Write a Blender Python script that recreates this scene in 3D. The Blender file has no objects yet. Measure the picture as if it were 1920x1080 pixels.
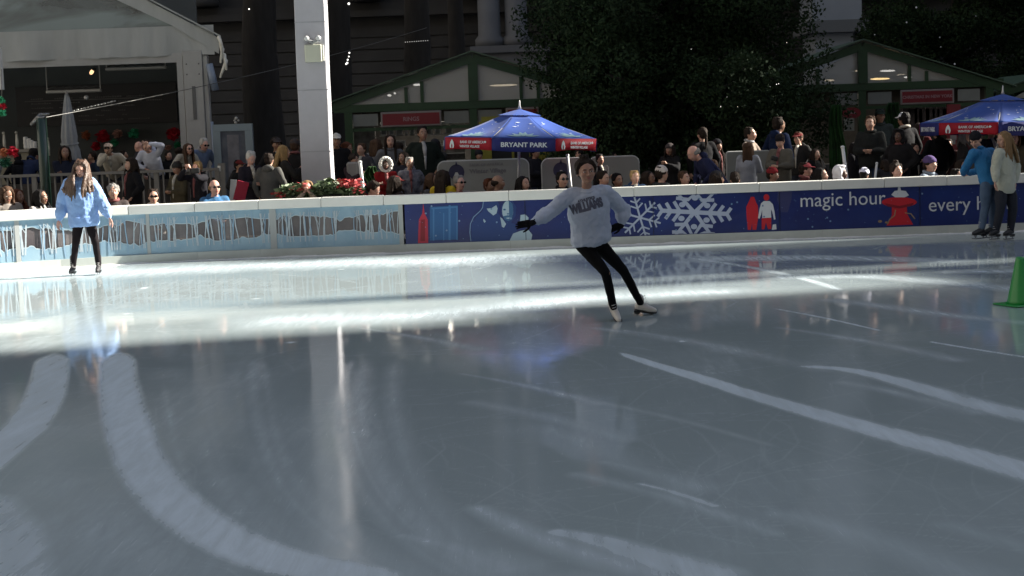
import bpy, bmesh, math, random
import numpy as np
from mathutils import Vector, Matrix, Euler, noise
R = math.radians
rnd = random.Random(7)
scene = bpy.context.scene
C = scene.collection

# ------------------------------------------------------------ camera
F, H = 3000.0, 1.85
PITCH, ROLL = math.atan(290 / F), R(2.0)
MC = Matrix.Rotation(R(90) - PITCH, 3, 'X') @ Matrix.Rotation(-ROLL, 3, 'Z')
cam_d = bpy.data.cameras.new('camera'); cam = bpy.data.objects.new('camera', cam_d); C.objects.link(cam)
cam.matrix_world = Matrix.Translation((0, 0, H)) @ MC.to_4x4()
cam_d.sensor_width = 36; cam_d.lens = F / 1920 * 36; cam_d.clip_start = .1; cam_d.clip_end = 2000
scene.camera = cam

def P(px, py, Y):
    """world point seen at photo pixel (px,py) at distance Y"""
    d = MC @ Vector(((px - 960) / F, -(py - 540) / F, -1)); return Vector((0, 0, H)) + d * (Y / d.y)
def G(px, py, z=0.0):
    d = MC @ Vector(((px - 960) / F, -(py - 540) / F, -1)); return Vector((0, 0, H)) + d * ((z - H) / d.z)

# ------------------------------------------------------------ light
SUN_AZ, SUN_EL = 12.0, 29.0
w = bpy.data.worlds.new('World'); scene.world = w; w.use_nodes = True
nt = w.node_tree; bgn = nt.nodes['Background']
sky = nt.nodes.new('ShaderNodeTexSky'); sky.sky_type = 'NISHITA'; sky.sun_disc = False
sky.sun_elevation = R(SUN_EL); sky.sun_rotation = R(90 - SUN_AZ); sky.air_density = 1.0; sky.dust_density = .6
hs = nt.nodes.new('ShaderNodeHueSaturation'); hs.inputs['Saturation'].default_value = .62
nt.links.new(sky.outputs[0], hs.inputs['Color']); nt.links.new(hs.outputs[0], bgn.inputs[0]); bgn.inputs[1].default_value = 0.05
sun_d = bpy.data.lights.new('sun', 'SUN'); sun_d.energy = 5.0; sun_d.angle = R(.5); sun_d.color = (1, .93, .81)
sun = bpy.data.objects.new('sun', sun_d); C.objects.link(sun)
SD = Vector((math.cos(R(SUN_EL)) * math.cos(R(SUN_AZ)), math.cos(R(SUN_EL)) * math.sin(R(SUN_AZ)), math.sin(R(SUN_EL))))
sun.rotation_euler = SD.to_track_quat('Z', 'Y').to_euler(); sun.location = (20, 5, 20)
scene.view_settings.view_transform = 'Standard'; scene.view_settings.look = 'None'
scene.view_settings.exposure = 1.8; scene.view_settings.gamma = 1
try:
    scene.cycles.max_bounces = 6; scene.cycles.transparent_max_bounces = 12; scene.cycles.use_denoising = True
    scene.cycles.sample_clamp_indirect = 6
except Exception: pass

# ------------------------------------------------------------ materials
MATS = {}
def mat(name, col, rough=.7, metal=0.0, noise_=0.0, nscale=6.0, bump=0.0, bscale=40.0, emit=None, estr=1.0, alpha=None, coat=0.0, col2=None, stretch=None, spec=.5, trans=0.0, sheen=0.0, sss=0.0):
    if name in MATS: return MATS[name]
    m = bpy.data.materials.new(name); m.use_nodes = True; n = m.node_tree.nodes; l = m.node_tree.links; b = n['Principled BSDF']
    c4 = (*col, 1); b.inputs['Base Color'].default_value = c4; b.inputs['Roughness'].default_value = rough
    b.inputs['Metallic'].default_value = metal; b.inputs['Specular IOR Level'].default_value = spec
    b.inputs['Coat Weight'].default_value = coat; b.inputs['Transmission Weight'].default_value = trans
    if sheen: b.inputs['Sheen Weight'].default_value = sheen
    if sss: b.inputs['Subsurface Weight'].default_value = sss; b.inputs['Subsurface Radius'].default_value = (.02, .008, .004)
    tc = n.new('ShaderNodeTexCoord'); mp = n.new('ShaderNodeMapping'); l.new(tc.outputs['Object'], mp.inputs[0])
    if stretch: mp.inputs['Scale'].default_value = stretch
    if noise_ > 0 or col2:
        t = n.new('ShaderNodeTexNoise'); t.inputs['Scale'].default_value = nscale; t.inputs['Detail'].default_value = 6; t.inputs['Roughness'].default_value = .6
        l.new(mp.outputs[0], t.inputs['Vector'])
        rmp = n.new('ShaderNodeValToRGB'); l.new(t.outputs['Fac'], rmp.inputs[0])
        rmp.color_ramp.elements[0].position = .3; rmp.color_ramp.elements[1].position = .7
        a = col2 if col2 else tuple(max(0, c * (1 - noise_)) for c in col); bb = col if col2 else tuple(min(1, c * (1 + noise_)) for c in col)
        rmp.color_ramp.elements[0].color = (*a, 1); rmp.color_ramp.elements[1].color = (*bb, 1)
        l.new(rmp.outputs[0], b.inputs['Base Color'])
    if bump > 0:
        t2 = n.new('ShaderNodeTexNoise'); t2.inputs['Scale'].default_value = bscale; t2.inputs['Detail'].default_value = 4
        l.new(mp.outputs[0], t2.inputs['Vector'])
        bp = n.new('ShaderNodeBump'); bp.inputs['Strength'].default_value = bump; bp.inputs['Distance'].default_value = .02
        l.new(t2.outputs['Fac'], bp.inputs['Height']); l.new(bp.outputs[0], b.inputs['Normal'])
    if emit: b.inputs['Emission Color'].default_value = (*emit, 1); b.inputs['Emission Strength'].default_value = estr
    if alpha is not None: b.inputs['Alpha'].default_value = alpha
    MATS[name] = m; return m
def cloth(col, k=.14):
    return mat('cloth_%02x%02x%02x' % tuple(int(max(0, min(1, c)) * 255) for c in col), col, .92, noise_=k, nscale=5, bump=.3, bscale=22, sheen=.1 if sum(col) > .5 else 0, spec=.15)

# ------------------------------------------------------------ object helpers
def tag(o, label=None, cat=None, group=None, kind=None):
    if label: o['label'] = label
    if cat: o['category'] = cat
    if group: o['group'] = group
    if kind: o['kind'] = kind
    return o
def obj(name, bm, m=None, parent=None, smooth=False, loc=None):
    me = bpy.data.meshes.new(name)
    if isinstance(bm, bmesh.types.BMesh):
        bmesh.ops.recalc_face_normals(bm, faces=bm.faces[:]) if False else None
        bm.to_mesh(me); bm.free()
    else: me = bm
    if m is not None:
        for mm in (m if isinstance(m, (list, tuple)) else [m]): me.materials.append(mm)
    if smooth: me.polygons.foreach_set('use_smooth', [True] * len(me.polygons))
    o = bpy.data.objects.new(name, me); C.objects.link(o)
    if parent: o.parent = parent
    if loc: o.location = loc
    return o
def empty(name, loc=(0, 0, 0), rz=0, parent=None, **k):
    o = bpy.data.objects.new(name, None); C.objects.link(o); o.location = loc; o.rotation_euler = (0, 0, rz); o.empty_display_size = .2
    if parent: o.parent = parent
    return tag(o, **k) if k else o
def NB(): return bmesh.new()
def box(bm, x0, x1, y0, y1, z0, z1, M=None, mi=0):
    vs = [bm.verts.new((x, y, z)) for x in (x0, x1) for y in (y0, y1) for z in (z0, z1)]
    if M: [setattr(v, 'co', M @ v.co) for v in vs]
    for f in ((0, 1, 3, 2), (4, 6, 7, 5), (0, 4, 5, 1), (2, 3, 7, 6), (0, 2, 6, 4), (1, 5, 7, 3)):
        fc = bm.faces.new([vs[i] for i in f]); fc.material_index = mi
    return vs
def ring(bm, c, ax, ay, rx, ry, n):
    return [bm.verts.new(c + ax * (rx * math.cos(2 * math.pi * i / n)) + ay * (ry * math.sin(2 * math.pi * i / n))) for i in range(n)]
def loft(bm, cs, rxs, rys=None, xdir=None, n=12, cap=True):
    """closed tube through centres cs with radii"""
    cs = [Vector(c) for c in cs]; rys = rys or rxs
    if not isinstance(rxs, (list, tuple)): rxs = [rxs] * len(cs)
    if not isinstance(rys, (list, tuple)): rys = [rys] * len(cs)
    prev = None; xd = Vector(xdir) if xdir else None
    for i, c in enumerate(cs):
        t = (cs[min(i + 1, len(cs) - 1)] - cs[max(i - 1, 0)])
        t = t.normalized() if t.length > 1e-9 else Vector((0, 0, 1))
        if xd is None: xd = Vector((1, 0, 0)) if abs(t.x) < .9 else Vector((0, 1, 0))
        ax = (xd - t * xd.dot(t)).normalized(); ay = t.cross(ax); xd = ax if xdir is None else xd
        r_ = ring(bm, c, ax, ay, rxs[i], rys[i], n)
        if prev:
            for k in range(n): bm.faces.new((prev[k], prev[(k + 1) % n], r_[(k + 1) % n], r_[k]))
        elif cap: bm.faces.new(r_[::-1])
        prev = r_
    if cap: bm.faces.new(prev)
def ell(bm, c, r, M=None, seg=12, rings=8):
    """closed ellipsoid; M 3x3 rotation"""
    c = Vector(c); M = M or Matrix.Identity(3)
    rows = []
    for i in range(1, rings):
        ph = math.pi * i / rings
        rows.append([bm.verts.new(c + M @ Vector((r[0] * math.sin(ph) * math.cos(2 * math.pi * k / seg), r[1] * math.sin(ph) * math.sin(2 * math.pi * k / seg), r[2] * math.cos(ph)))) for k in range(seg)])
    t = bm.verts.new(c + M @ Vector((0, 0, r[2]))); b = bm.verts.new(c - M @ Vector((0, 0, r[2])))
    for k in range(seg):
        k2 = (k + 1) % seg
        bm.faces.new((t, rows[0][k], rows[0][k2])); bm.faces.new((b, rows[-1][k2], rows[-1][k]))
        for i in range(len(rows) - 1): bm.faces.new((rows[i][k], rows[i + 1][k], rows[i + 1][k2], rows[i][k2]))
def limb(bm, pts, rs, n=10):
    """rounded tapered chain"""
    pts = [Vector(p) for p in pts]
    for i in range(len(pts) - 1):
        if (pts[i + 1] - pts[i]).length > 1e-6: loft(bm, [pts[i], pts[i + 1]], [rs[i], rs[i + 1]], n=n)
    for p, r in zip(pts, rs): ell(bm, p, (r, r, r), seg=n, rings=6)
def tube(bm, pts, r, n=8): loft(bm, pts, r, n=n)
def prism(bm, pts, y0, y1, mi=0):
    """polygon pts (x,z) extruded from y0 to y1"""
    a = [bm.verts.new((x, y0, z)) for x, z in pts]; b = [bm.verts.new((x, y1, z)) for x, z in pts]
    k = len(pts)
    try:
        bm.faces.new(a).material_index = mi; bm.faces.new(b[::-1]).material_index = mi
        for i in range(k): bm.faces.new((a[i], b[i], b[(i + 1) % k], a[(i + 1) % k])).material_index = mi
    except ValueError: pass
def sheet(bm, pts, y):
    try: bm.faces.new([bm.verts.new((x, y, z)) for x, z in pts])
    except ValueError: pass
def text(name, s, size, m, loc, parent=None, align='CENTER', ext=.002, shear=0, rot=(R(90), 0, 0), bold=0.0, sx=1.0):
    cu = bpy.data.curves.new(name, 'FONT'); cu.body = s; cu.size = size; cu.extrude = ext; cu.align_x = align; cu.shear = shear; cu.offset = bold; cu.resolution_u = 3
    t = bpy.data.objects.new(name, cu); C.objects.link(t); bpy.context.view_layer.update()
    dg = bpy.context.evaluated_depsgraph_get(); me = bpy.data.meshes.new_from_object(t.evaluated_get(dg))
    bpy.data.objects.remove(t); bpy.data.curves.remove(cu)
    me.materials.clear(); me.materials.append(m)
    o = bpy.data.objects.new(name, me); C.objects.link(o); o.location = loc; o.rotation_euler = rot; o.scale = (sx, 1, 1)
    if parent: o.parent = parent
    return o
def copy_tree(o, parent=None):
    c = o.copy(); C.objects.link(c); c.parent = parent
    for ch in [x for x in KIDS.get(o.name, [])]: copy_tree(ch, c)
    return c
KIDS = {}
def kids(o):
    KIDS[o.name] = [x for x in C.objects if x.parent == o]
    for k in KIDS[o.name]: kids(k)
LIVE = []   # objects whose modifiers are applied at the end
def remesh(o, vox, smooth=2, disp=0.0, dscale=.15, fac=.5, disp2=0.0, d2scale=.03):
    md = o.modifiers.new('r', 'REMESH'); md.mode = 'VOXEL'; md.voxel_size = vox; md.use_smooth_shade = True
    if smooth: s = o.modifiers.new('s', 'SMOOTH'); s.factor = fac; s.iterations = smooth
    for dd, sc in ((disp, dscale), (disp2, d2scale)):
        if dd:
            key = 'clouds%.3f' % sc; tx = bpy.data.textures.get(key) or bpy.data.textures.new(key, 'CLOUDS'); tx.noise_scale = sc; tx.noise_depth = 2
            d = o.modifiers.new('d', 'DISPLACE'); d.texture = tx; d.strength = dd; d.mid_level = .5; d.texture_coords = 'GLOBAL'
    LIVE.append(o); return o
def apply_live():
    bpy.context.view_layer.update(); dg = bpy.context.evaluated_depsgraph_get(); out = []
    rm = {o.name: any(m.type in ('REMESH', 'SOLIDIFY') for m in o.modifiers) for o in LIVE}
    for o in LIVE: out.append((o, bpy.data.meshes.new_from_object(o.evaluated_get(dg))))
    for o, me in out:
        mats = [m for m in o.data.materials]; o.modifiers.clear(); me.materials.clear()
        for m in mats: me.materials.append(m)
        if rm.get(o.name): me.polygons.foreach_set('use_smooth', [True] * len(me.polygons))
        o.data = me
    LIVE.clear()

# ------------------------------------------------------------ ground and ice
GZ = .10                     # paving outside the rink lies a little above the ice
YB = 25.6                    # front of the rink boards
bm = NB(); 
for (x0, x1, y0, y1, z) in ((-400, 400, -200, 700, -.06),):
    bm.faces.new([bm.verts.new(p) for p in ((x0, y0, z), (x1, y0, z), (x1, y1, z), (x0, y1, z))])
tag(obj('ground', bm, mat('asphalt', (.05, .05, .05), .95, noise_=.3, nscale=.5, bump=.3)), kind='structure')
bm = NB(); box(bm, -60, 60, YB + .16, 58, -.05, GZ)
paving = mat('plaza_paving', (.16, .155, .15), .85, noise_=.35, nscale=1.3, bump=.2, bscale=12)
tag(obj('paving', bm, paving), kind='structure')

def frost_light_field(X, Y):
    f = np.zeros_like(X)
    def stroke(pts, w0, w1, s, soft=.35):
        nonlocal f
        ps = [G(*p) for p in pts]; n = len(ps) - 1
        # Catmull-Rom refine
        q = []
        for i in range(n):
            a = ps[max(i - 1, 0)]; b = ps[i]; c = ps[i + 1]; d = ps[min(i + 2, n)]
            for t in (0, .25, .5, .75):
                q.append(.5 * ((2 * b) + (c - a) * t + (2 * a - 5 * b + 4 * c - d) * t * t + (3 * b - a - 3 * c + d) * t ** 3))
        q.append(ps[-1]); g = np.zeros_like(X); N = len(q) - 1
        for i in range(N):
            ax, ay, bx, by = q[i].x, q[i].y, q[i + 1].x, q[i + 1].y
            dx, dy = bx - ax, by - ay; L = dx * dx + dy * dy + 1e-9
            t = np.clip(((X - ax) * dx + (Y - ay) * dy) / L, 0, 1)
            dist = np.hypot(X - ax - t * dx, Y - ay - t * dy)
            wd = w0 + (w1 - w0) * (i + t) / N
            e_ = np.clip(np.minimum((i + t) / N, (N - i - t) / N) / .07, .0, 1) ** .5
            g = np.maximum(g, np.clip((wd * .5 * e_ * (1 + soft) - dist) / (wd * .5 * soft * 2 + 1e-6), 0, 1) * e_)
        f = np.maximum(f, g * s)
    stroke([(224, 660), (222, 700), (232, 770), (262, 860), (318, 935), (410, 1003), (510, 1045), (620, 1070), (740, 1095)], .27, .33, .95, .3)
    stroke([(100, 662), (85, 740), (48, 800), (0, 845), (-70, 900)], .29, .30, .85, .2)
    stroke([(-40, 930), (15, 990), (30, 1100)], .3, .3, .5, .4)
    stroke([(1160, 660), (1210, 678), (1290, 702), (1400, 737), (1520, 772), (1700, 822), (1920, 882), (2100, 940)], .08, .34, .95, .3)
    stroke([(1490, 686), (1580, 692), (1660, 708), (1740, 731), (1850, 762), (1960, 788), (2080, 820)], .12, .30, .85, .45)
    stroke([(1450, 578), (1550, 597), (1655, 621)], .03, .04, .9)
    stroke([(1740, 640), (1830, 655), (1990, 680)], .04, .06, .8)
    stroke([(1540, 560), (1660, 575), (1790, 592), (1990, 612)], .25, .2, .4, .8)
    stroke([(1340, 486), (1450, 484), (1600, 484), (1800, 490)], .9, .6, .55, .5)
    stroke([(1290, 483), (1400, 500), (1500, 521), (1580, 545)], .16, .12, .6)
    stroke([(1450, 520), (1620, 518), (1800, 532), (1930, 545)], .5, .4, .55, .6)
    stroke([(880, 945), (960, 985), (1060, 1025), (1180, 1062), (1300, 1090)], .1, .24, .55, .8)
    stroke([(1030, 995), (1120, 1012), (1220, 1045), (1350, 1085)], .1, .3, .75, .4)
    stroke([(1190, 905), (1260, 922), (1350, 952)], .05, .05, .7, .7)
    stroke([(990, 800), (1090, 830), (1200, 880)], .4, .2, .22, .9)
    stroke([(740, 1000), (860, 1030), (960, 1075)], .1, .3, .5, .8)
    stroke([(1760, 510), (1930, 508)], .4, .4, .5, .7)
    stroke([(440, 700), (520, 790), (560, 860), (700, 960)], .5, .5, .16, .9)
    stroke([(300, 690), (420, 750), (470, 850)], .5, .6, .16, .9)
    stroke([(60, 800), (110, 900), (200, 1000), (330, 1075)], .4, .5, .18, .9)
    stroke([(0, 510), (200, 512), (450, 500), (700, 492), (1100, 482)], 1.8, 1.4, .62, .8)  # snowier worn ice by the boards, strengthened to whiten the sunlit part
    stroke([(500, 600), (800, 590), (1100, 560), (1400, 545)], 1.1, .6, .6, .9)  # pale stroke along the sunlit band, painted in to brighten it
    for (px, py) in ((747, 492), (525, 497), (600, 488), (950, 486), (1055, 478), (270, 540), (240, 588), (640, 505), (545, 642), (1280, 640), (480, 560)):
        q = G(px, py); f = np.maximum(f, np.clip(1.4 - np.hypot((X - q.x) / .05, (Y - q.y) / .07), 0, 1) * .7)
    r2 = random.Random(3)
    A_ = [(224, 660), (222, 700), (232, 770), (262, 860), (318, 935), (410, 1003), (510, 1045), (620, 1070), (740, 1095)]
    r3 = random.Random(8)
    for k in range(16):     # faint milky passes beside the resurfacer tracks
        off = r3.uniform(40, 520); j = r3.uniform(-15, 15)
        stroke([(x + off + j * math.sin(i * .9), min(1095, y + off * .02 * i + 10)) for i, (x, y) in enumerate(A_)][r3.randint(0, 3):r3.randint(5, 9)], r3.uniform(.02, .2), r3.uniform(.05, .4), r3.uniform(.15, .42), .9)
    for k in range(14):
        x0, y0 = r3.uniform(600, 1900), r3.uniform(560, 1040); L_ = r3.uniform(150, 600)
        stroke([(x0 + L_ * t, y0 + L_ * t * (.16 + .22 * (y0 - 560) / 500) * (.7 + .3 * t)) for t in (0, .33, .66, 1)], r3.uniform(.02, .15), r3.uniform(.04, .3), r3.uniform(.15, .40), .9)
    X2, Y2, f2 = X.reshape(560, -1), Y.reshape(560, -1), f.reshape(560, -1)
    for i in range(380):     # fine skate cuts
        px, py = r3.uniform(-50, 1970), 470 + 620 * r3.random() ** 1.1
        q = G(px, py); a = r3.uniform(-.6, 1.1) + (0 if r3.random() < .6 else 1.4); L = r3.uniform(.4, 3.2); k = r3.uniform(-.35, .35); s = r3.uniform(.04, .22); wd = max(.005, q.y * .0008)
        pts = [(q.x + math.cos(a + k * t * L) * L * t, q.y + math.sin(a + k * t * L) * L * t) for t in (0, .25, .5, .75, 1)]
        ys = [p[1] for p in pts]; lo, hi = np.searchsorted(Y2[:, 0], min(ys) - .05), np.searchsorted(Y2[:, 0], max(ys) + .05)
        if hi <= lo: continue
        xs_, ys_ = X2[lo:hi], Y2[lo:hi]
        for i2 in range(4):
            (ax, ay), (bx, by) = pts[i2], pts[i2 + 1]; dx, dy = bx - ax, by - ay; LL = dx * dx + dy * dy + 1e-9
            t = np.clip(((xs_ - ax) * dx + (ys_ - ay) * dy) / LL, 0, 1); dist = np.hypot(xs_ - ax - t * dx, ys_ - ay - t * dy)
            f2[lo:hi] = np.maximum(f2[lo:hi], np.clip((wd * 1.6 - dist) / wd, 0, 1) * s * np.clip(np.minimum(i2 + t, 4 - i2 - t) * 1.2, 0, 1))
    f = f2.ravel()
    for i in range(24):     # single skate cuts
        px, py = r2.uniform(-50, 1970), 470 + 620 * r2.random() ** 1.2
        q = G(px, py); a = r2.uniform(-.5, .9) + (0 if r2.random() < .7 else 1.3); L = r2.uniform(.8, 3.5); k = r2.uniform(-.25, .25)
        pts = []
        for t in (0, .33, .66, 1):
            ang = a + k * t * L
            pts.append((q.x + math.cos(ang) * L * t, q.y + math.sin(ang) * L * t))
        s = r2.uniform(.06, .3); wd = r2.uniform(.005, .014)
        for i2 in range(3):
            (ax, ay), (bx, by) = pts[i2], pts[i2 + 1]; dx, dy = bx - ax, by - ay; LL = dx * dx + dy * dy + 1e-9
            t = np.clip(((X - ax) * dx + (Y - ay) * dy) / LL, 0, 1); dist = np.hypot(X - ax - t * dx, Y - ay - t * dy)
            f = np.maximum(f, np.clip((wd - dist) / wd, 0, 1) * s * np.clip(np.minimum(i2 + t, 3 - i2 - t), 0, 1))
    return f
def build_ice():
    rows, cols = 560, 860
    Ys = 5.2 * (25.59 / 5.2) ** np.linspace(0, 1, rows); T = np.linspace(-.5, .5, cols)
    Yg, Tg = np.meshgrid(Ys, T, indexing='ij'); Xg = Tg * Yg
    X, Y = Xg.ravel(), Yg.ravel(); fr = frost_light_field(X, Y)
    co = np.stack([X, Y, np.zeros_like(X)], 1); n0 = len(co)
    idx = np.arange(rows * cols).reshape(rows, cols)
    q = np.stack([idx[:-1, :-1], idx[:-1, 1:], idx[1:, 1:], idx[1:, :-1]], -1).reshape(-1, 4)
    ex = np.array([(-45, -2.5, 0), (45, -2.5, 0), (45, 25.59, 0), (-45, 25.59, 0)], float)
    co = np.vstack([co, ex]); a, b, c, d = idx[0, 0], idx[0, -1], idx[-1, -1], idx[-1, 0]
    q = np.vstack([q, [[n0, n0 + 1, b, a]], [[b, n0 + 1, n0 + 2, c]], [[n0, a, d, n0 + 3]]])
    me = bpy.data.meshes.new('ice'); me.vertices.add(len(co)); me.vertices.foreach_set('co', co.ravel())
    me.loops.add(q.size); me.loops.foreach_set('vertex_index', q.ravel().astype(np.int32))
    me.polygons.add(len(q)); me.polygons.foreach_set('loop_start', np.arange(0, q.size, 4, dtype=np.int32))
    me.update(calc_edges=True)
    at = me.attributes.new('frost_light', 'FLOAT', 'POINT'); at.data.foreach_set('value', np.concatenate([fr, np.zeros(4)]).astype(np.float32))
    m = bpy.data.materials.new('wet_ice'); m.use_nodes = True; n = m.node_tree.nodes; l = m.node_tree.links; b = n['Principled BSDF']
    def tex(scale, detail, rough, vec, dist=0):
        t = n.new('ShaderNodeTexNoise'); t.inputs['Scale'].default_value = scale; t.inputs['Detail'].default_value = detail; t.inputs['Roughness'].default_value = rough; t.inputs['Distortion'].default_value = dist
        l.new(vec, t.inputs['Vector']); return t.outputs['Fac']
    def mth(op, x, y=None, z=None, clamp=False):
        t = n.new('ShaderNodeMath'); t.operation = op; t.use_clamp = clamp
        for i, v in enumerate((x, y, z)):
            if v is None: continue
            if isinstance(v, (int, float)): t.inputs[i].default_value = v
            else: l.new(v, t.inputs[i])
        return t.outputs[0]
    tc = n.new('ShaderNodeTexCoord'); A = n.new('ShaderNodeAttribute'); A.attribute_name = 'frost_light'
    def mp(rz, sx, sy):
        t = n.new('ShaderNodeMapping'); t.inputs['Rotation'].default_value = (0, 0, rz); t.inputs['Scale'].default_value = (sx, sy, 1); l.new(tc.outputs['Object'], t.inputs[0]); return t.outputs[0]
    patch = tex(.55, 5, .6, mp(.5, 1, .45), .8)
    streak = tex(3.0, 8, .7, mp(-1.1, 4, .5), .3)
    streak2 = tex(5.0, 6, .65, mp(.35, .35, 5), .2)
    scr = tex(9, 8, .75, mp(-.9, 9, .35), .6)
    fine = tex(30, 5, .7, mp(0, 1, 1))
    fr_ = mth('MULTIPLY', A.outputs['Fac'], mth('MULTIPLY_ADD', streak, 1.4, .08, clamp=True))
    amb = mth('MULTIPLY', mth('SUBTRACT', patch, .46, clamp=True), mth('MULTIPLY_ADD', streak, 2.4, -.55, clamp=True))
    sc2 = mth('MULTIPLY', mth('MULTIPLY_ADD', scr, 9, -5.4, clamp=True), .4)
    sc3 = mth('MULTIPLY', mth('MULTIPLY_ADD', streak2, 7, -4.4, clamp=True), .22)
    tot = mth('ADD', mth('ADD', fr_, mth('MULTIPLY', amb, 1.1)), mth('ADD', sc2, sc3), clamp=True)
    mix = n.new('ShaderNodeMix'); mix.data_type = 'RGBA'; l.new(tot, mix.inputs[0])
    mix.inputs[6].default_value = ICE_A; mix.inputs[7].default_value = ICE_B
    l.new(mix.outputs[2], b.inputs['Base Color'])
    rg = mth('MULTIPLY_ADD', mth('MULTIPLY', tot, 1.5, clamp=True), .34, .022)
    rg = mth('ADD', rg, mth('MULTIPLY', mth('SUBTRACT', patch, .4, clamp=True), .12))
    l.new(rg, b.inputs['Roughness']); b.inputs['IOR'].default_value = 1.31
    b.inputs['Specular IOR Level'].default_value = .5
    bp = n.new('ShaderNodeBump'); bp.inputs['Strength'].default_value = .32; bp.inputs['Distance'].default_value = .0012
    hh = mth('ADD', mth('MULTIPLY', tex(2.2, 3, .5, mp(.2, 1, 1)), 2.2), mth('MULTIPLY', mth('ADD', scr, fine), .25)); l.new(hh, bp.inputs['Height']); l.new(bp.outputs[0], b.inputs['Normal'])
    me.materials.append(m); o = bpy.data.objects.new('ice', me); C.objects.link(o); tag(o, kind='structure')
ICE_A = (.34, .41, .435, 1); ICE_B = (.62, .72, .80, 1)
build_ice()
# ------------------------------------------------------------ rink barrier with its banners
white_rail = mat('rail_plastic', (.74, .74, .70), .45, noise_=.06, nscale=2, bump=.05)
kick_m = mat('kick_plastic', (.50, .53, .50), .45, noise_=.14, nscale=1.5)
X0, X1 = -30.0, 34.0
def BZ(px, py): q = P(px, py, YB); return q.x, q.z
ZT, ZC, ZP0 = BZ(960, 358)[1], BZ(960, 376)[1], BZ(960, 451)[1]   # rail top, rail underside, panel foot
barrier = empty('rink_barrier', (0, 0, 0), label='long white railed rink board with frosted forest windows and a deep blue banner', cat='rink board')
bm = NB()
n = 64
for i in range(n):
    a, b_ = X0 + (X1 - X0) * i / n, X0 + (X1 - X0) * (i + 1) / n; j = rnd.uniform(-.006, .006)
    box(bm, a + .002, b_ - .002, YB - .05 + j * .5, YB + .16, ZC, ZT + j)
cap = obj('cap_rail', bm, white_rail, barrier)
bv = cap.modifiers.new('b', 'BEVEL'); bv.width = .015; bv.segments = 2; LIVE.append(cap)
def warp(o):
    for v in o.data.vertices:
        if v.co.x < -3.9: v.co.y -= .075 * (max(v.co.x, -10) + 3.9) ** 2 + (max(0, -10 - v.co.x) * .9)
    return o
warp(cap)
bm = NB()
for i in range(n): box(bm, X0 + (X1 - X0) * i / n + .001, X0 + (X1 - X0) * (i + 1) / n - .001, YB - .03, YB + .10, 0, ZP0)
warp(obj('kick_plate', bm, kick_m, barrier))
XS = BZ(757, 415)[0]
# blue banner
navy = mat('navy_print', (.006, .010, .095), .38, col2=(.010, .030, .17), nscale=.9, coat=.2)
bm = NB(); box(bm, XS + .02, X1, YB, YB + .05, ZP0, ZC); banner = obj('banner', bm, navy, barrier)
def print_m(nm, c): return mat('print_' + nm, c, .45)
pw, pr, pb, pb2, pg = print_m('white', (.62, .64, .68)), print_m('red', (.52, .012, .025)), print_m('blue', (.02, .10, .27)), print_m('pale_blue', (.16, .26, .42)), print_m('dark', (.006, .01, .04))
def prt(name, polys, m, y=.004, parent=None):
    bm = NB()
    for k, pts in enumerate(polys): prism(bm, [BZ(*p) for p in pts], YB - y - k * .00002, YB - y + .001 - k * .00002)
    return obj(name, bm, m, parent or banner)
def line_poly(pts, w):
    """pixel polyline as a chain of quads"""
    out = []
    for (a, b_) in zip(pts, pts[1:]):
        dx, dy = b_[0] - a[0], b_[1] - a[1]; L = math.hypot(dx, dy) or 1; nx, ny = -dy / L * w / 2, dx / L * w / 2; ex, ey = dx / L * w * .3, dy / L * w * .3
        out.append([(a[0] + nx - ex, a[1] + ny - ey), (a[0] - nx - ex, a[1] - ny - ey), (b_[0] - nx + ex, b_[1] - ny + ey), (b_[0] + nx + ex, b_[1] + ny + ey)])
    return out
def oval(cx, cy, rx, ry, n=18, rot=0): return [(cx + rx * math.cos(t) * math.cos(rot) - ry * math.sin(t) * math.sin(rot), cy + rx * math.cos(t) * math.sin(rot) + ry * math.sin(t) * math.cos(rot)) for t in [2 * math.pi * i / n for i in range(n)]]
prt('printed_lantern', [[(793.5, 380), (792, 400), (785.5, 412), (783.5, 456), (803, 455.5), (802, 412), (796, 400)]], print_m('dull_red', (.42, .02, .05)))
prt('printed_lantern_core', [[(789, 412), (788, 452), (797, 452), (797, 411)]], print_m('deep_red', (.22, .004, .015)), .007)
prt('printed_window', [[(806, 388), (806, 451), (858, 449), (858, 385)]], pb)
prt('printed_window_bars', line_poly([(813, 390), (813, 450)], 3) + line_poly([(843, 386), (843, 449)], 4) + line_poly([(857, 387), (857, 449)], 2.5) + line_poly([(810, 391), (856, 388)], 3) + line_poly([(832, 400), (832, 450)], 2), print_m('sky_blue', (.05, .17, .38)), .007)
prt('printed_outline', line_poly([(907, 373.5), (905, 389), (901, 395), (888, 407), (882, 420), (881, 436), (883, 452)], 1.6), pb2)
prt('printed_couple', [[(908, 378), (918, 374), (932, 376), (936, 384), (934, 400), (944, 412), (966, 420), (972, 452), (884, 453), (884, 420), (893, 407), (905, 396)], [(940, 386), (948, 376), (960, 375), (968, 388), (967, 404), (958, 418), (948, 416), (940, 402)]], print_m('mid_blue', (.012, .04, .17)), .004)
prt('printed_faces', [[(912.5, 391), (922, 390), (930.5, 384.5), (933, 391), (931, 400), (925, 404), (915.5, 396)], oval(952, 395, 10.5, 18.5), [(938, 407), (942, 410), (949, 420), (945, 427), (941, 425)], [(907, 410), (911, 415), (908, 418), (906, 413)], [(976, 403), (985, 402), (991, 408), (990, 419), (980, 423), (975, 415)], [(955, 452), (962, 438), (975, 433), (990, 430), (998, 440), (996, 451)]], print_m('pale_face', (.36, .47, .55)), .008)
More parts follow.
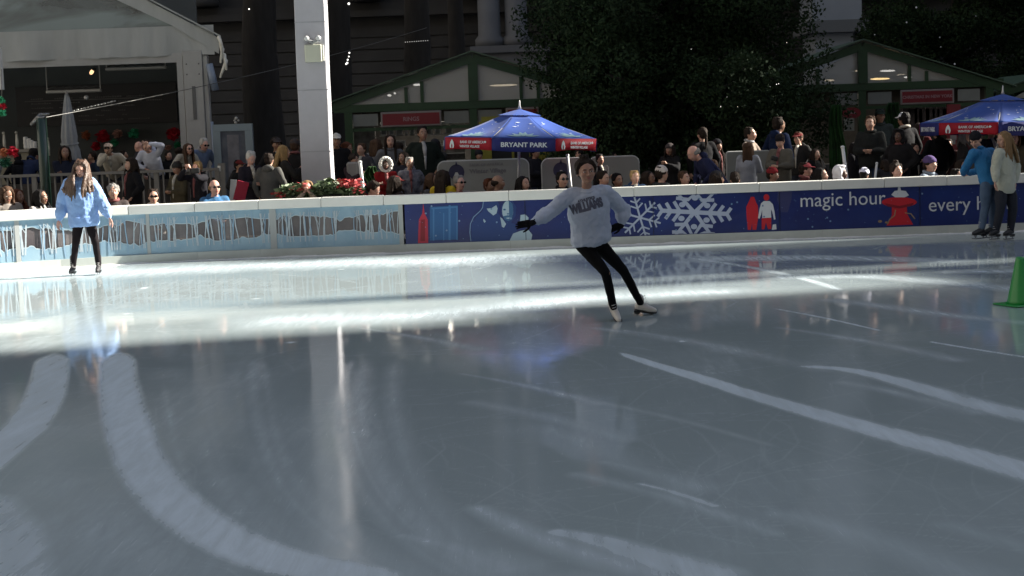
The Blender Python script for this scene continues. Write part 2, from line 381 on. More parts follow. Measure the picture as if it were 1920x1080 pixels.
prt('printed_face_shade', [[(954, 377), (961, 382), (962.5, 395), (961, 405), (955, 412), (954.5, 398)], oval(946, 393, 2.6, 1.7), oval(957.5, 392, 2.8, 1.9), oval(952.5, 401, 2.2, 1.3), [(943, 405.5), (952, 403.5), (961, 404.5), (960, 411), (953, 414.5), (946, 411.5)]], print_m('face_shade', (.04, .12, .25)), .011)
prt('printed_lips', [[(948, 408.6), (953, 407.6), (957, 408.4), (953, 410.6)]], print_m('pale_face', (.36, .47, .55)), .014)
def flake(cx, cy, r, w, a0=0, tips=2):
    out = []
    for k in range(6):
        a = a0 + k * math.pi / 3; ca, sa = math.cos(a), math.sin(a)
        out += line_poly([(cx, cy), (cx + ca * r, cy + sa * r)], w)
        for t in range(tips):
            d = r * (.45 + .28 * t); L = r * (.34 - .07 * t)
            for s in (-1, 1):
                b_ = a + s * math.pi / 3.2; out += line_poly([(cx + ca * d, cy + sa * d), (cx + ca * d + math.cos(b_) * L, cy + sa * d + math.sin(b_) * L)], w * .8)
    return out
ZPX = lambda pts: [(x, min(max(y, 377 - (x - 960) * .035), 450 - (x - 960) * .035)) for x, y in pts]
pf = print_m('flake_blue_white', (.40, .45, .58)); prt('printed_snowflake', [ZPX(p) for p in flake(1200, 408, 39, 3.6, .26, 2)], pf)
big = flake(1302, 398, 60, 8, .05, 3) + [oval(1302 + 27 * math.cos(a), 398 + 27 * math.sin(a), 6, 5) for a in (0.57, 1.6, 2.7, 3.7, 4.75, 5.8)]
prt('printed_snowflake', [ZPX(p) for p in big], pf)
prt('printed_red_figure', [[(1408, 369), (1414, 369), (1417, 378), (1421, 386), (1422, 405), (1421, 412), (1418, 431), (1411, 431), (1410, 418), (1408, 431), (1402, 431), (1400, 408), (1399, 388), (1403, 380)], oval(1437, 370, 5.4, 6.2), [(1428, 409), (1446, 408), (1446, 429), (1440, 430), (1436, 417), (1433, 430), (1428, 430)]], pr)
prt('printed_white_figure', [[(1432, 377), (1443, 377), (1449, 383), (1452, 396), (1454, 411), (1451, 412), (1448, 398), (1445.5, 392), (1446, 408), (1429, 409), (1429, 393), (1427, 402), (1424, 410), (1421, 409), (1424, 392), (1427, 381)], [(1449, 421), (1455, 420), (1456, 430), (1447, 431)]], pw, .007)
prt('printed_fountain_bowl', [oval(1686, 379, 33, 9.5), [(1672, 384), (1700, 384), (1701, 402), (1712, 421), (1662, 423), (1672, 404)]], pr)
prt('printed_fountain_shade', [[(1658, 381), (1686, 386), (1714, 380), (1709, 386), (1686, 391), (1664, 387)]], print_m('deep_red', (.22, .004, .015)), .007)
prt('printed_fountain_spray', [[(1684, 345), (1687, 345), (1689, 357), (1698, 358), (1704, 366), (1696, 370), (1678, 370), (1671, 365), (1677, 358), (1683, 357)]], pw, .008)
prt('printed_fountain_wreath', line_poly([(1664, 420), (1668, 411), (1677, 404), (1679, 394)], 2) + line_poly([(1697, 399), (1708, 401), (1715, 410)], 2) + [oval(1650, 415, 4, 2.5), oval(1662, 417, 3, 2)], print_m('dull_gold', (.28, .2, .12)), .007)
prt('printed_haze', [[(1459, 350), (1486, 349), (1484, 375), (1477, 398), (1465, 398), (1457, 375)]], print_m('violet', (.035, .04, .13)))
dots = []
for i in range(150):
    px = rnd.uniform(765, 1960); py = rnd.uniform(380, 448) - (px - 960) * .035; r_ = rnd.choice((.5, .6, .7, .9, 1.9)) ; dots.append(oval(px, py, r_, r_, 6))
prt('printed_snow', dots, pb2, .0095)
q = P(1499, 388, YB); text('lettering', 'magic hour', .315, pw, (q.x, YB - .006, q.z), banner, 'LEFT', sx=.97)
q = P(1740, 396.5, YB); text('lettering', 'every hour', .315, pw, (q.x, YB - .006, q.z), banner, 'LEFT', sx=.97)
for px in (985, 1225, 1462, 1725): x, _ = BZ(px, 410); bm = NB(); box(bm, x - .004, x + .004, YB - .0125, YB - .001, ZP0, ZC); obj('panel_joint', bm, pg, banner)
# frosted windows
pane_m = bpy.data.materials.new('frosted_pane'); pane_m.use_nodes = True
n_ = pane_m.node_tree.nodes; l_ = pane_m.node_tree.links; b_ = n_['Principled BSDF']
b_.inputs['Base Color'].default_value = (.17, .15, .15, 1); b_.inputs['Roughness'].default_value = .25; b_.inputs['Alpha'].default_value = .84
tx = n_.new('ShaderNodeTexNoise'); tx.inputs['Scale'].default_value = 1.6; tx.inputs['Detail'].default_value = 5; cr = n_.new('ShaderNodeValToRGB')
cr.color_ramp.elements[0].color = (.10, .088, .095, 1); cr.color_ramp.elements[1].color = (.31, .28, .275, 1); cr.color_ramp.elements[0].position = .3; cr.color_ramp.elements[1].position = .75
tcx = n_.new('ShaderNodeTexCoord'); l_.new(tcx.outputs['Object'], tx.inputs[0]); l_.new(tx.outputs[0], cr.inputs[0]); l_.new(cr.outputs[0], b_.inputs['Base Color'])
bm = NB()
for i in range(80): sheet(bm, [(X0 + (XS - .02 - X0) * i / 80, ZP0), (X0 + (XS - .02 - X0) * (i + 1) / 80, ZP0), (X0 + (XS - .02 - X0) * (i + 1) / 80, ZC), (X0 + (XS - .02 - X0) * i / 80, ZC)], YB + .02)
bmesh.ops.remove_doubles(bm, verts=bm.verts, dist=.001); pane = warp(obj('window_pane', bm, pane_m, barrier))
ice_blue = mat('ice_print', (.20, .33, .44), .5, col2=(.32, .46, .55), nscale=2.0); ice_edge = print_m('pale_edge', (.45, .55, .60)); trunk_w = print_m('pale_trunk', (.42, .49, .54)); trunk_b = print_m('blue_trunk', (.16, .31, .50)); trunk_l = print_m('light_blue_trunk', (.26, .40, .53))
r5 = random.Random(11); top, bot, t2, b2 = [], [], [], []
LX = -13.0
N = 420; xs = [LX + (XS - .03 - LX) * i / N for i in range(N + 1)]
def bumpy(x, s):
    return (abs(math.sin(x * 2.3 + s)) * .05 + abs(math.sin(x * 5.1 + s * 2)) * .035 + noise.noise(Vector((x * 1.7, s, 0))) * .05 + max(0, noise.noise(Vector((x * 9, s, 4)))) * .09)
bm = NB(); bm2 = NB()
for i in range(N):
    xa, xb = xs[i], xs[i + 1]
    za, zb = [ZC - .085 - .9 * bumpy(x, 1.3) for x in (xa, xb)]
    sheet(bm, [(xa, ZC), (xa, za), (xb, zb), (xb, ZC)], YB - .001); sheet(bm2, [(xa, za + .01), (xa, za - .012), (xb, zb - .012), (xb, zb + .01)], YB + .001)
    za, zb = [ZP0 + .13 + 1.05 * (round(bumpy(x, 4.1) * 45) / 45 * .5 + bumpy(x, 4.1) * .5) for x in (xa, xb)]
    sheet(bm, [(xa, ZP0), (xa, za), (xb, zb), (xb, ZP0)][::-1], YB - .001); sheet(bm2, [(xa, za + .014), (xa, za - .01), (xb, zb - .01), (xb, zb + .014)], YB + .001)
warp(obj('frost_print', bm, ice_blue, pane)); warp(obj('frost_edge', bm2, ice_edge, pane))
def trunk_polys(x, w, kind, r):
    z0, z1 = ZP0 + (.02 if kind == 'b' else .10), ZC - (.02 if kind == 'b' else .07); out = []; lean = r.uniform(-.05, .05); wig = r.uniform(-.008, .008); m_ = r.uniform(.55, .9)
    pts = [(x + lean * t + wig * math.sin(t * 7), z0 + (z1 - z0) * t) for t in (0, .2, .4, .6, .8, 1)]
    for a, b in zip(pts, pts[1:]): out.append([(a[0] - w / 2, a[1]), (a[0] + w / 2, a[1]), (b[0] + w / 2.4, b[1] + .004), (b[0] - w / 2.4, b[1] + .004)])
    if r.random() < .75:
        bx, bz = x + lean * m_, z0 + (z1 - z0) * m_; s = r.choice((-1, 1)); e = (bx + s * r.uniform(.04, .09), z1)
        out.append([(bx - w * .3, bz), (bx + w * .3, bz), (e[0] + w * .22, e[1]), (e[0] - w * .22, e[1])])
    return out
for mm, cnt, kind, yy in ((trunk_b, 60, 'b', -.004), (trunk_l, 60, 'b', -.0065), (trunk_w, 170, 'w', -.009)):
    bm = NB(); r = random.Random(cnt)
    for i in range(cnt):
        cl = LX + (XS - LX) * (int(r.random() * 26) + .5) / 26 + r.gauss(0, .11)
        if cl > XS - .08: continue
        for k2, p in enumerate(trunk_polys(cl, r.uniform(.010, .024), kind, r)): sheet(bm, p, YB + yy - (i * 6 + k2) * .0000025)
    warp(obj('printed_trunks', bm, mm, pane))
for px, wd in ((68, 7), (284, 6), (512, 12), (752, 8), (-150, 8), (-390, 8)):
    x, _ = BZ(px, 420); w2 = wd * YB / F; bm = NB(); box(bm, x - w2 / 2, x + w2 / 2, YB - .015, YB + .06, ZP0, ZC); warp(obj('panel_post', bm, mat('panel_post', (.36, .38, .38), .5), barrier))

bm = NB(); prev = None
for i in range(900):
    x = -12.5 + i * .028; w_ = .035 + .05 * abs(noise.noise(Vector((x * 1.3, 0, 7)))) + .02 * abs(noise.noise(Vector((x * 7, 0, 1)))); h_ = .012 + .035 * abs(noise.noise(Vector((x * 2.1, 4, 0)))) + .012 * abs(noise.noise(Vector((x * 11, 2, 0))))
    row = [bm.verts.new((x, YB - .031 - w_ * t, .001 + h_ * z)) for t, z in ((0, 1), (.35, .9), (.7, .45), (1, 0))]
    if prev:
        for k in range(3): bm.faces.new((prev[k], prev[k + 1], row[k + 1], row[k]))
    prev = row
tag(warp(obj('snow', bm, mat('shaved_snow', (.75, .77, .78), .9, bump=.6, bscale=60), None, True)), kind='stuff')
# ------------------------------------------------------------ wrapped pylon
vinyl = mat('wrap_vinyl', (.45, .45, .49), .55, noise_=.10, nscale=1.2, bump=.55, bscale=2.2)
def pylon(name, x0, x1, y, h, label, group=None):
    t = empty(name, ((x0 + x1) / 2, y, GZ), label=label, cat='pylon')
    w2 = (x1 - x0) / 2; bm = NB(); cs = 26
    # wrapped sheet: slightly wavy sides
    rows = []
    for i in range(cs + 1):
        z = h * i / cs; o1 = noise.noise(Vector((x0, z * .8, 2))) * .018; o2 = noise.noise(Vector((x1, z * .9, 5))) * .018
        rows.append([bm.verts.new(p) for p in ((-w2 + o1, 0, z), (w2 + o2, 0, z), (w2 + o2, .5, z), (-w2 + o1, .5, z))])
    for a, b in zip(rows, rows[1:]):
        for k in range(4): bm.faces.new((a[k], a[(k + 1) % 4], b[(k + 1) % 4], b[k]))
    bm.faces.new(rows[-1]); o = obj('wrap', bm, vinyl, t)
    bv = o.modifiers.new('b', 'BEVEL'); bv.width = .012; bv.limit_method = 'ANGLE'; LIVE.append(o)
    for z in (1.55, 2.6, 3.75, 4.6, 5.9, 7.2):
        if z < h: bm = NB(); box(bm, -w2 - .004, w2 + .004, -.006, .2, z, z + .012); obj('seam', bm, mat('seam', (.34, .35, .38), .6), t)
    return t, w2
YC = 27.6
cx0, cx1 = P(566, 330, YC).x, P(622, 330, YC).x
py, w2 = pylon('wrapped_pylon', cx0, cx1, YC, 10.5, 'tall grey-white vinyl wrapped pylon rising behind the rink board from a flower planter')
cxm = (cx0 + cx1) / 2
q = P(588, 96, YC); lt = empty('emergency_light', (q.x, YC - .002, q.z - .19), label='cream emergency light box with two lamp heads fixed high on the wrapped pylon', cat='light')
cream = mat('cream_plastic', (.55, .57, .47), .5)
bm = NB(); box(bm, -.145, .145, -.09, 0, 0, .30); o = obj('housing', bm, cream, lt); bv = o.modifiers.new('b', 'BEVEL'); bv.width = .02; bv.segments = 3; LIVE.append(o)
bm = NB(); box(bm, .155, .175, -.05, 0, .02, .29); obj('side_bar', bm, white_rail, lt)
for s in (-1, 1):
    bm = NB(); loft(bm, [(s * .10, -.05, .40), (s * .10, -.13, .40)], [.045, .052], n=16); hd = obj('lamp_head', bm, mat('lamp_grey', (.32, .33, .34), .4), lt, True)
    bm = NB(); ell(bm, (s * .10, -.132, .40), (.04, .015, .04)); obj('lens', bm, mat('lens', (.7, .72, .72), .15), hd, True)
bm = NB(); limb(bm, [(-.10, -.05, .38), (0, -.05, .33), (.10, -.05, .38)], [.02, .035, .02]); obj('bracket', bm, mat('lamp_grey', (.32, .33, .34), .4), lt, True)

# ------------------------------------------------------------ planter with poinsettias
def leaf_cloud(name, pts, m, size, parent, r, flat=.5, k=1):
    vs, fs = [], []
    for (c, s) in pts:
        for _ in range(k):
            a = r.uniform(0, 6.28); t = r.uniform(-1, 1) * (1 - flat * .3); u = Vector((math.cos(a), math.sin(a), t * .6)).normalized(); v = u.cross(Vector((r.uniform(-1, 1), r.uniform(-1, 1), r.uniform(-1, 1)))).normalized()
            L = size * r.uniform(.6, 1.3) * s; W = L * r.uniform(.35, .6); b0 = len(vs)
            c2 = Vector(c)
            vs += [c2 - u * L * .5, c2 + v * W * .5 - u * L * .08, c2 + u * L * .5, c2 - v * W * .5 - u * L * .08]; fs.append((b0, b0 + 1, b0 + 2, b0 + 3))
    me = bpy.data.meshes.new(name); me.from_pydata([tuple(v) for v in vs], [], fs); me.update()
    return obj(name, me, m, parent)
leaf_g = mat('planter_leaf', (.06, .11, .045), .55, col2=(.13, .17, .09), nscale=9); poin = mat('poinsettia', (.38, .02, .035), .6, col2=(.45, .09, .08), nscale=12)
YP = 26.35
pa, pb_ = P(520, 350, YP).x, P(680, 350, YP).x
pl = empty('planter', ((pa + pb_) / 2, YP, GZ), label='dark rectangular planter of leafy plants and red poinsettias at the foot of the wrapped pylon', cat='planter')
hw = (pb_ - pa) / 2; bm = NB(); box(bm, -hw + .05, hw - .05, -.2, .2, 0, .86); o = obj('trough', bm, mat('planter_black', (.02, .022, .022), .5), pl); bv = o.modifiers.new('b', 'BEVEL'); bv.width = .02; LIVE.append(o)
r = random.Random(5)
def top_h(x): return .94 + .12 * math.sin((x + hw) / (2 * hw) * math.pi) + .05 * math.sin(x * 9)
leaf_cloud('foliage', [((x, r.uniform(-.24, .24), r.uniform(.80, top_h(x))), 1) for x in [r.uniform(-hw, hw) for _ in range(1500)]], leaf_g, .13, pl, r)
reds = []
for cx, cz, sp, n in ((.55, 1.02, .09, 70), (.40, 1.03, .07, 50), (.62, .90, .05, 26), (-.62, .86, .07, 45), (-.28, .97, .09, 40), (.68, .84, .05, 20)):
    reds += [((cx + r.gauss(0, sp), r.uniform(-.28, .0), cz + r.gauss(0, .035)), .9) for _ in range(n)]
leaf_cloud('poinsettia_bracts', reds, poin, .11, pl, r)

# ------------------------------------------------------------ white marquee with bar terrace
tarp = mat('marquee_tarp', (.38, .395, .39), .5, noise_=.10, nscale=1.5, bump=.55, bscale=1.8, stretch=(2.5, 1, .5)); alu = mat('white_aluminium', (.38, .38, .37), .4, noise_=.05)
YT = 33.0
def TZ(px, py, Y=YT): return P(px, py, Y)
tent = empty('marquee', (0, YT, GZ), label='big white clear span marquee housing the bar beyond the terrace railing', cat='marquee')
TO = Vector((0, YT, GZ))
def tl(px, py, dy=0): q = P(px, py, YT) - TO; return (q.x, q.z)
eave = tl(411, 68); ridge_x = -12.4; slope = (tl(280, 0)[1] - eave[1]) / (eave[0] - tl(280, 0)[0]); ridge_z = eave[1] + slope * (eave[0] - ridge_x)
LXX = 2 * ridge_x - eave[0]
bm = NB(); fb, ft = tl(370, 104)[1], tl(325, 49)[1]
# fascia cloth with scallops, one strip
N = 120; fx0, fx1 = LXX, tl(402, 80)[0]
rows = []
for i in range(N + 1):
    x = fx0 + (fx1 - fx0) * i / N; y = -.05 + .10 * noise.noise(Vector((x * 1.3, 0, 0))) + .05 * noise.noise(Vector((x * 4.1, 3, 0))) + .03 * abs(math.sin(x * 4.2 + math.sin(x))); sc_ = .018 * abs(math.sin(x * 5.3))
    rows.append((bm.verts.new((x, y, fb + sc_)), bm.verts.new((x, y * .5 - .01, (fb + ft) / 2)), bm.verts.new((x, -.02, ft))))
for a, b in zip(rows, rows[1:]):
    bm.faces.new((a[0], b[0], b[1], a[1])); bm.faces.new((a[1], b[1], b[2], a[2]))
obj('fascia', bm, tarp, tent, True)
# gable rafter band and translucent gable panel, roof sheets
def at_x(x): return eave[1] + slope * ((eave[0] - x) if x > ridge_x else (x - LXX))
bw = .46
bm = NB(); prism(bm, [(eave[0], eave[1] - .04), (eave[0] - .02, fb + .02), (tl(325, 49)[0], ft), (ridge_x, ridge_z - bw - .15), (ridge_x, ridge_z)], -.05, -.01)
prism(bm, [(ridge_x, ridge_z), (ridge_x, ridge_z - bw - .15), (2 * ridge_x - tl(325, 49)[0], ft), (LXX, fb), (LXX, eave[1])], -.05, -.01)
obj('gable_band', bm, tarp, tent)
gab = bpy.data.materials.new('clear_gable'); gab.use_nodes = True; gb = gab.node_tree.nodes['Principled BSDF']; gb.inputs['Base Color'].default_value = (.35, .38, .38, 1); gb.inputs['Roughness'].default_value = .2; gb.inputs['Alpha'].default_value = .6
gx = gab.node_tree.nodes.new('ShaderNodeTexNoise'); gx.inputs['Scale'].default_value = 2.6; gx.inputs['Detail'].default_value = 7; gx.inputs['Distortion'].default_value = 2
gc = gab.node_tree.nodes.new('ShaderNodeValToRGB'); gc.color_ramp.elements[0].position = .42; gc.color_ramp.elements[1].position = .55; gc.color_ramp.elements[0].color = (.22, .235, .235, 1); gc.color_ramp.elements[1].color = (.40, .47, .47, 1)
gab.node_tree.links.new(gx.outputs[0], gc.inputs[0]); gab.node_tree.links.new(gc.outputs[0], gb.inputs['Base Color'])
bm = NB(); prism(bm, [(tl(325, 49)[0], ft), (ridge_x, ridge_z - bw - .1), (2 * ridge_x - tl(325, 49)[0], ft)], .0, .006); obj('gable_panel', bm, gab, tent)
bm = NB()
for s in (1, -1):
    e = eave[0] if s > 0 else LXX; ex = e + s * .05
    a = [(ex, -.12, eave[1] - .02), (ridge_x, -.12, ridge_z + .01), (ridge_x - 1, 5, ridge_z + .01), (ex - 1.1, 5, eave[1] - .02)]
    lo = [bm.verts.new(p) for p in a]; hi = [bm.verts.new((p[0], p[1], p[2] + .03)) for p in a]
    bm.faces.new(lo[::-1]); bm.faces.new(hi)
    for k in range(4): bm.faces.new((lo[k], lo[(k + 1) % 4], hi[(k + 1) % 4], hi[k]))
rt = mat('roof_tarp', (.55, .57, .55), .5, noise_=.1, bump=.4, bscale=2); obj('roof', bm, rt, tent)
tr_ = rt.node_tree; t_n = tr_.nodes.new('ShaderNodeBsdfTranslucent'); t_n.inputs[0].default_value = (.5, .52, .5, 1); t_m = tr_.nodes.new('ShaderNodeMixShader'); t_m.inputs[0].default_value = .4; tr_.links.new(tr_.nodes['Principled BSDF'].outputs[0], t_m.inputs[1]); tr_.links.new(t_n.outputs[0], t_m.inputs[2]); tr_.links.new(t_m.outputs[0], tr_.nodes['Material Output'].inputs[0])
bm = NB(); prism(bm, [(-10.6, 4.4), (-9.2, 5.4), (-9.0, 5.3), (-10.4, 4.3)], .25, .35); obj('inner_brace', bm, mat('dark_alloy', (.06, .065, .065), .5), tent)
# header rail, posts
hx0, hx1 = LXX, tl(336, 110)[0]; hz0, hz1 = tl(330, 117)[1], tl(330, 104)[1]
bm = NB(); box(bm, hx0, hx1 + .4, .0, .14, hz0 + .02, hz1 + .05); box(bm, hx0, hx1, -.015, 0, hz0, hz0 + .05); obj('header_rail', bm, alu, tent)
def post(bm, a, b, z0, z1, y0, y1):
    box(bm, a, b, y0, y1, z0, z1)
pa0, pa1 = tl(336, 200)[0], tl(347, 200)[0]; pb0, pb1 = tl(348, 200)[0], tl(384, 200)[0]
bm = NB(); box(bm, pa0, pa1, -.03, .14, 0, fb); o = obj('door_jamb', bm, alu, tent)
bm = NB(); box(bm, pb0, pb1, -.05, .16, 0, fb + .1); box(bm, pb1 + .003, pb1 + .10, -.01, .16, 0, fb)
o = obj('corner_post', bm, alu, tent); bv = o.modifiers.new('b', 'BEVEL'); bv.width = .012; LIVE.append(o)
bm = NB()
for zz in (fb - .17, fb - .38):
    for xx in (pb0 + .07, pb1 - .07): ell(bm, (xx, -.055, zz), (.016, .01, .016), seg=8, rings=5)
box(bm, (pb0 + pb1) / 2 - .035, (pb0 + pb1) / 2 + .035, -.062, -.05, fb - 1.3, fb - .62)
obj('fixings', bm, mat('dull_steel', (.12, .12, .12), .5), tent)
bm = NB(); x_ = tl(400, 200)[0]; loft(bm, [(x_ - .02, -.1, tl(400, 120)[1]), (x_ + .08, -.1, tl(400, 170)[1])], .075, n=14); obj('downpipe', bm, mat('pipe_blue_grey', (.22, .27, .36), .3), tent, True); bm = NB(); loft(bm, [(x_ - .03, -.1, 2.2), (x_ + .0, -.1, 1.0)], .03, n=8); obj('downpipe', bm, mat('pipe_blue_grey', (.22, .27, .36), .3), tent, True)
r = random.Random(9); bm = NB(); q = tl(408, 80)
for i in range(5): limb(bm, [(q[0] + .05 + .03 * i, -.1, q[1] + .1 - .12 * i), (q[0] + .1 + r.uniform(-.05, .1), -.16, q[1] - .1 - .15 * i)], [.04, .025], n=6)
obj('tied_tarp', bm, mat('tarp_cream', (.7, .68, .6), .6), tent, True)
bwm = mat('bar_wall', (.10, .11, .11), .85, noise_=.15, nscale=1); bm = NB()
YWALL = 4.6
box(bm, LXX, pb1 - .95, YWALL, YWALL + .1, .3, 5.2); box(bm, pb0, pb0 + .08, .3, YWALL - .1, .3, fb - .02, Matrix.Translation((pb0, .3, 0)) @ Matrix.Rotation(.21, 4, 'Z') @ Matrix.Translation((-pb0, -.3, 0))); obj('back_wall', bm, bwm, tent)
bm = NB(); box(bm, LXX, pb1 - .3, .0, YWALL + .05, 0, .36); obj('floor_deck', bm, mat('deck_board', (.14, .12, .10), .8, noise_=.2), tent)
# menu board on the back wall
YM = YT + YWALL - .06
mb = empty('menu_board', (0, YM, 0), label='long dark menu board with rows of faint text on the bar wall', cat='menu board')
a, b = P(30, 172, YM), P(334, 228, YM); bm = NB(); box(bm, a.x, b.x, -.05, 0, b.z, a.z + .1); obj('board', bm, mat('menu_dark', (.018, .014, .014), .4), mb)
bm = NB(); r = random.Random(2)
for row in range(6):
    x = a.x + .35
    while x < b.x - .5:
        L = r.uniform(.1, .6)
        if r.random() < .8 and x + L < b.x - .3:
            xx = x
            while xx < x + L: wd = r.uniform(.02, .05); box(bm, xx, xx + wd, -.056, -.052, b.z + .09 + row * .105, b.z + .09 + row * .105 + r.uniform(.02, .035)); xx += wd + .014
        x += L + r.uniform(.1, .3)
obj('chalk_rows', bm, mat('chalk', (.16, .15, .14), .8), mb)
bm = NB(); box(bm, a.x + .2, b.x - .8, -.058, -.053, a.z - .25, a.z - .225); obj('rule', bm, mat('chalk', (.16, .15, .14), .8), mb)
# terrace deck + railing (posts, balusters)
YR = 29.6
railm = mat('railing_grey', (.20, .19, .175), .6, noise_=.12)
bm = NB(); box(bm, -14, P(408, 330, YR).x, YR, YT - .02, GZ, GZ + .38); tag(obj('terrace_deck', bm, mat('deck_board', (.14, .12, .10), .8, noise_=.2)), kind='structure')
zr = P(250, 320, YR).z; xe = P(412, 330, YR).x
rail = empty('terrace_railing', (0, YR, GZ), label='grey timber terrace railing with slim balusters along the edge of the bar deck', cat='railing')
bm = NB(); box(bm, -14, xe, -.06, .06, zr - GZ - .05, zr - GZ); obj('top_rail', bm, railm, rail)
bm = NB(); box(bm, -14, xe, -.02, .02, .42, .46); obj('bottom_rail', bm, railm, rail)
x = xe - .04; k = 0
while x > -14:
    bm = NB()
    if k % 9 == 0: box(bm, x - .045, x + .045, -.04, .04, 0, zr - GZ - .052); obj('newel_post', bm, railm, rail)
    else: box(bm, x - .014, x + .014, -.014, .014, .462, zr - GZ - .052); obj('baluster', bm, railm, rail)
    x -= .125; k += 1
bm = NB(); box(bm, xe - .02, xe + .1, -.03, .1, 0, zr - GZ + .08); obj('end_post', bm, railm, rail)
# skirt behind balusters: dark deck edge boards
bm = NB(); box(bm, -14, xe - .1, .16, .2, .40, zr - GZ - .18); obj('backing_board', bm, mat('skirt_brown', (.075, .066, .06), .8, noise_=.2), rail)

# paper pompoms
def pompom(px, py, d, col, Y, label, grp='tissue paper flowers'):
    q = P(px, py, Y); r = random.Random(int(px * 7 + py)); pts = []
    for _ in range(170):
        v = Vector((r.gauss(0, 1), r.gauss(0, 1), r.gauss(0, 1))).normalized(); pts.append((v * d / 2 * r.uniform(.35, 1), 1))
    o = leaf_cloud('paper_flower', pts, mat('tissue_%d%d' % (int(col[0] * 99), int(col[1] * 99)), col, .8), d * .42, None, r); o.location = q
    return tag(o, label, 'paper flower', grp)
red, org, grn, pk = (.60, .012, .04), (.62, .22, .10), (.04, .40, .2), (.6, .33, .27)
YD = YT + YWALL - .3
for a in ((192, 256, .30, red, 'largest red tissue flower hanging in the middle of the bar wall'), (179, 274, .20, red, 'smaller red tissue flower touching the largest one from below'), (325, 252, .30, red, 'red tissue flower hanging against the white marquee door jamb'),
          (161, 254, .22, org, 'dull orange tissue flower beside the closed grey umbrella'), (221, 251, .22, pk, 'pale peach tissue flower between the red and the green ones'), (251, 250, .24, grn, 'green tissue flower above the bald man on the terrace'),
          (214, 268, .18, grn, 'small green tissue flower above the man with his hand on his mouth'), (333, 272, .17, grn, 'green tissue flower half hidden by the marquee door jamb'), (316, 277, .14, pk, 'small pink tissue flower below the red one at the door jamb')):
    pompom(a[0], a[1], a[2], a[3], YD, a[4])
YD2 = 30.2
for a in ((25, 285, .20, red, 'bright red tissue flower hung low by the white cups'), (8, 286, .17, org, 'orange tissue flower hung low beside the bright red one'), (2, 188, .15, (.05, .42, .2), 'upper green tissue flower of the hanging string'), (5, 199, .13, (.6, .02, .05), 'red tissue flower in the middle of the hanging string'), (4, 211, .15, (.05, .42, .2), 'lower green tissue flower of the hanging string'), (10, 305, .22, (.03, .16, .09), 'dark green tissue flower behind the terrace railing')):
    pompom(a[0], a[1], a[2], a[3], YD2, a[4])
bm = NB(); q = P(4, 150, YD2); q2 = P(4, 214, YD2); tube(bm, [q + Vector((0, 0, .2)), q2], .005, 5); tag(obj('flower_string', bm, railm), 'thin cord carrying green and red tissue flowers from the marquee eave', 'string')
q = P(2, 145, YT - 1.5); bm = NB(); box(bm, q.x - .25, q.x + .02, q.y - .1, q.y + .1, P(2, 168, YT - 1.5).z, P(2, 128, YT - 1.5).z + .4); tag(obj('white_speaker', bm, white_rail), 'white box shaped loudspeaker hanging under the marquee header', 'speaker')
# bar things: white cups, glasses, counter
YBAR = YT + 1.2
q0, q1 = P(-40, 283, YBAR), P(72, 283, YBAR)
ct = empty('bar_counter', (0, YBAR, GZ + .36), label='pale bar counter behind the terrace carrying cups and taps', cat='counter')
bm = NB(); box(bm, q0.x, q1.x, -.3, .3, 0, q0.z - GZ - .42); obj('base', bm, mat('counter_tan', (.25, .23, .17), .6), ct)
bm = NB(); box(bm, q0.x - .05, q1.x + .05, -.34, .34, q0.z - GZ - .417, q0.z - GZ - .36); obj('worktop', bm, mat('counter_top', (.3, .28, .24), .4), ct)
cupm = mat('cup_white', (.8, .8, .78), .4)
for k, (px, w_) in enumerate(((49, 'tallest'), (55, 'second'), (60, 'third'), (66, 'lowest'))):
    q = P(px, 282, YBAR - .1); bm = NB(); hgt = .26 - .035 * k
    loft(bm, [(0, 0, hgt * t / 6.0) for t in range(7)], [.045 + .006 * (i % 2) for i in range(7)], n=12)
    o = obj('cup_stack', bm, cupm, None, True); o.location = (q.x, q.y, q0.z + .003); tag(o, w_ + ' stack of white paper cups on the bar counter', 'cups', 'paper cups on the bar')
for k, px in enumerate((9, 33, 91)):
    q = P(px, 282, YBAR); bm = NB(); zb = P(px, 282 if k < 2 else 292, YBAR).z
    loft(bm, [(0, 0, 0), (0, 0, .16), (0, 0, .34)], [.03, .035, .022], n=10); ell(bm, (0, -.02, .36), (.03, .05, .03))
    o = obj('beer_tap', bm, mat('tap_white', (.72, .7, .62), .25), None, True); o.location = (q.x, q.y, q0.z if k < 2 else zb)
    tag(o, ('pale beer tap at the outer end of the counter', 'tall bright beer tap next to the white cups', 'slim pale bottle just beside the dark green pole')[k], 'tap' if k < 2 else 'bottle', None)
bm = NB(); box(bm, -.25, .25, -.25, .25, 0, .05); box(bm, -.03, .03, -.03, .03, .05, 1)
# hanging infrared heater
YH = YT + .6
def heater(pxa, pxb, pz, ztop, label):
    a, b = P(pxa, pz, YH), P(pxb, pz, YH); c = (a + b) / 2; t = empty('hanging_heater', c, label=label, cat='heater', group='bar heaters'); hwid = (b - a).length / 2
    steel = mat('heater_steel', (.36, .35, .33), .35, metal=.4)
    bm = NB(); box(bm, -hwid, hwid, -.06, .06, -.035, .035); o = obj('heater_body', bm, steel, t); bv = o.modifiers.new('b', 'BEVEL'); bv.width = .02; bv.segments = 2; LIVE.append(o)
    bm = NB(); r = random.Random(pxa)
    for k in range(3): x = -hwid * .6 + k * hwid * .6; tube(bm, [(x - .2, 0, .05), (x - .1, 0, .09), (x, 0, .05), (x + .12, 0, .085), (x + .2, 0, .05)], .018, 6)
    obj('cable', bm, mat('cable_dark', (.03, .03, .03), .5), t, True)
    for s in (-1, 1): bm = NB(); tube(bm, [(s * hwid * .97, 0, .036), (s * hwid * .97, 0, ztop)], .012, 6); obj('hanger', bm, steel, t)
    return t
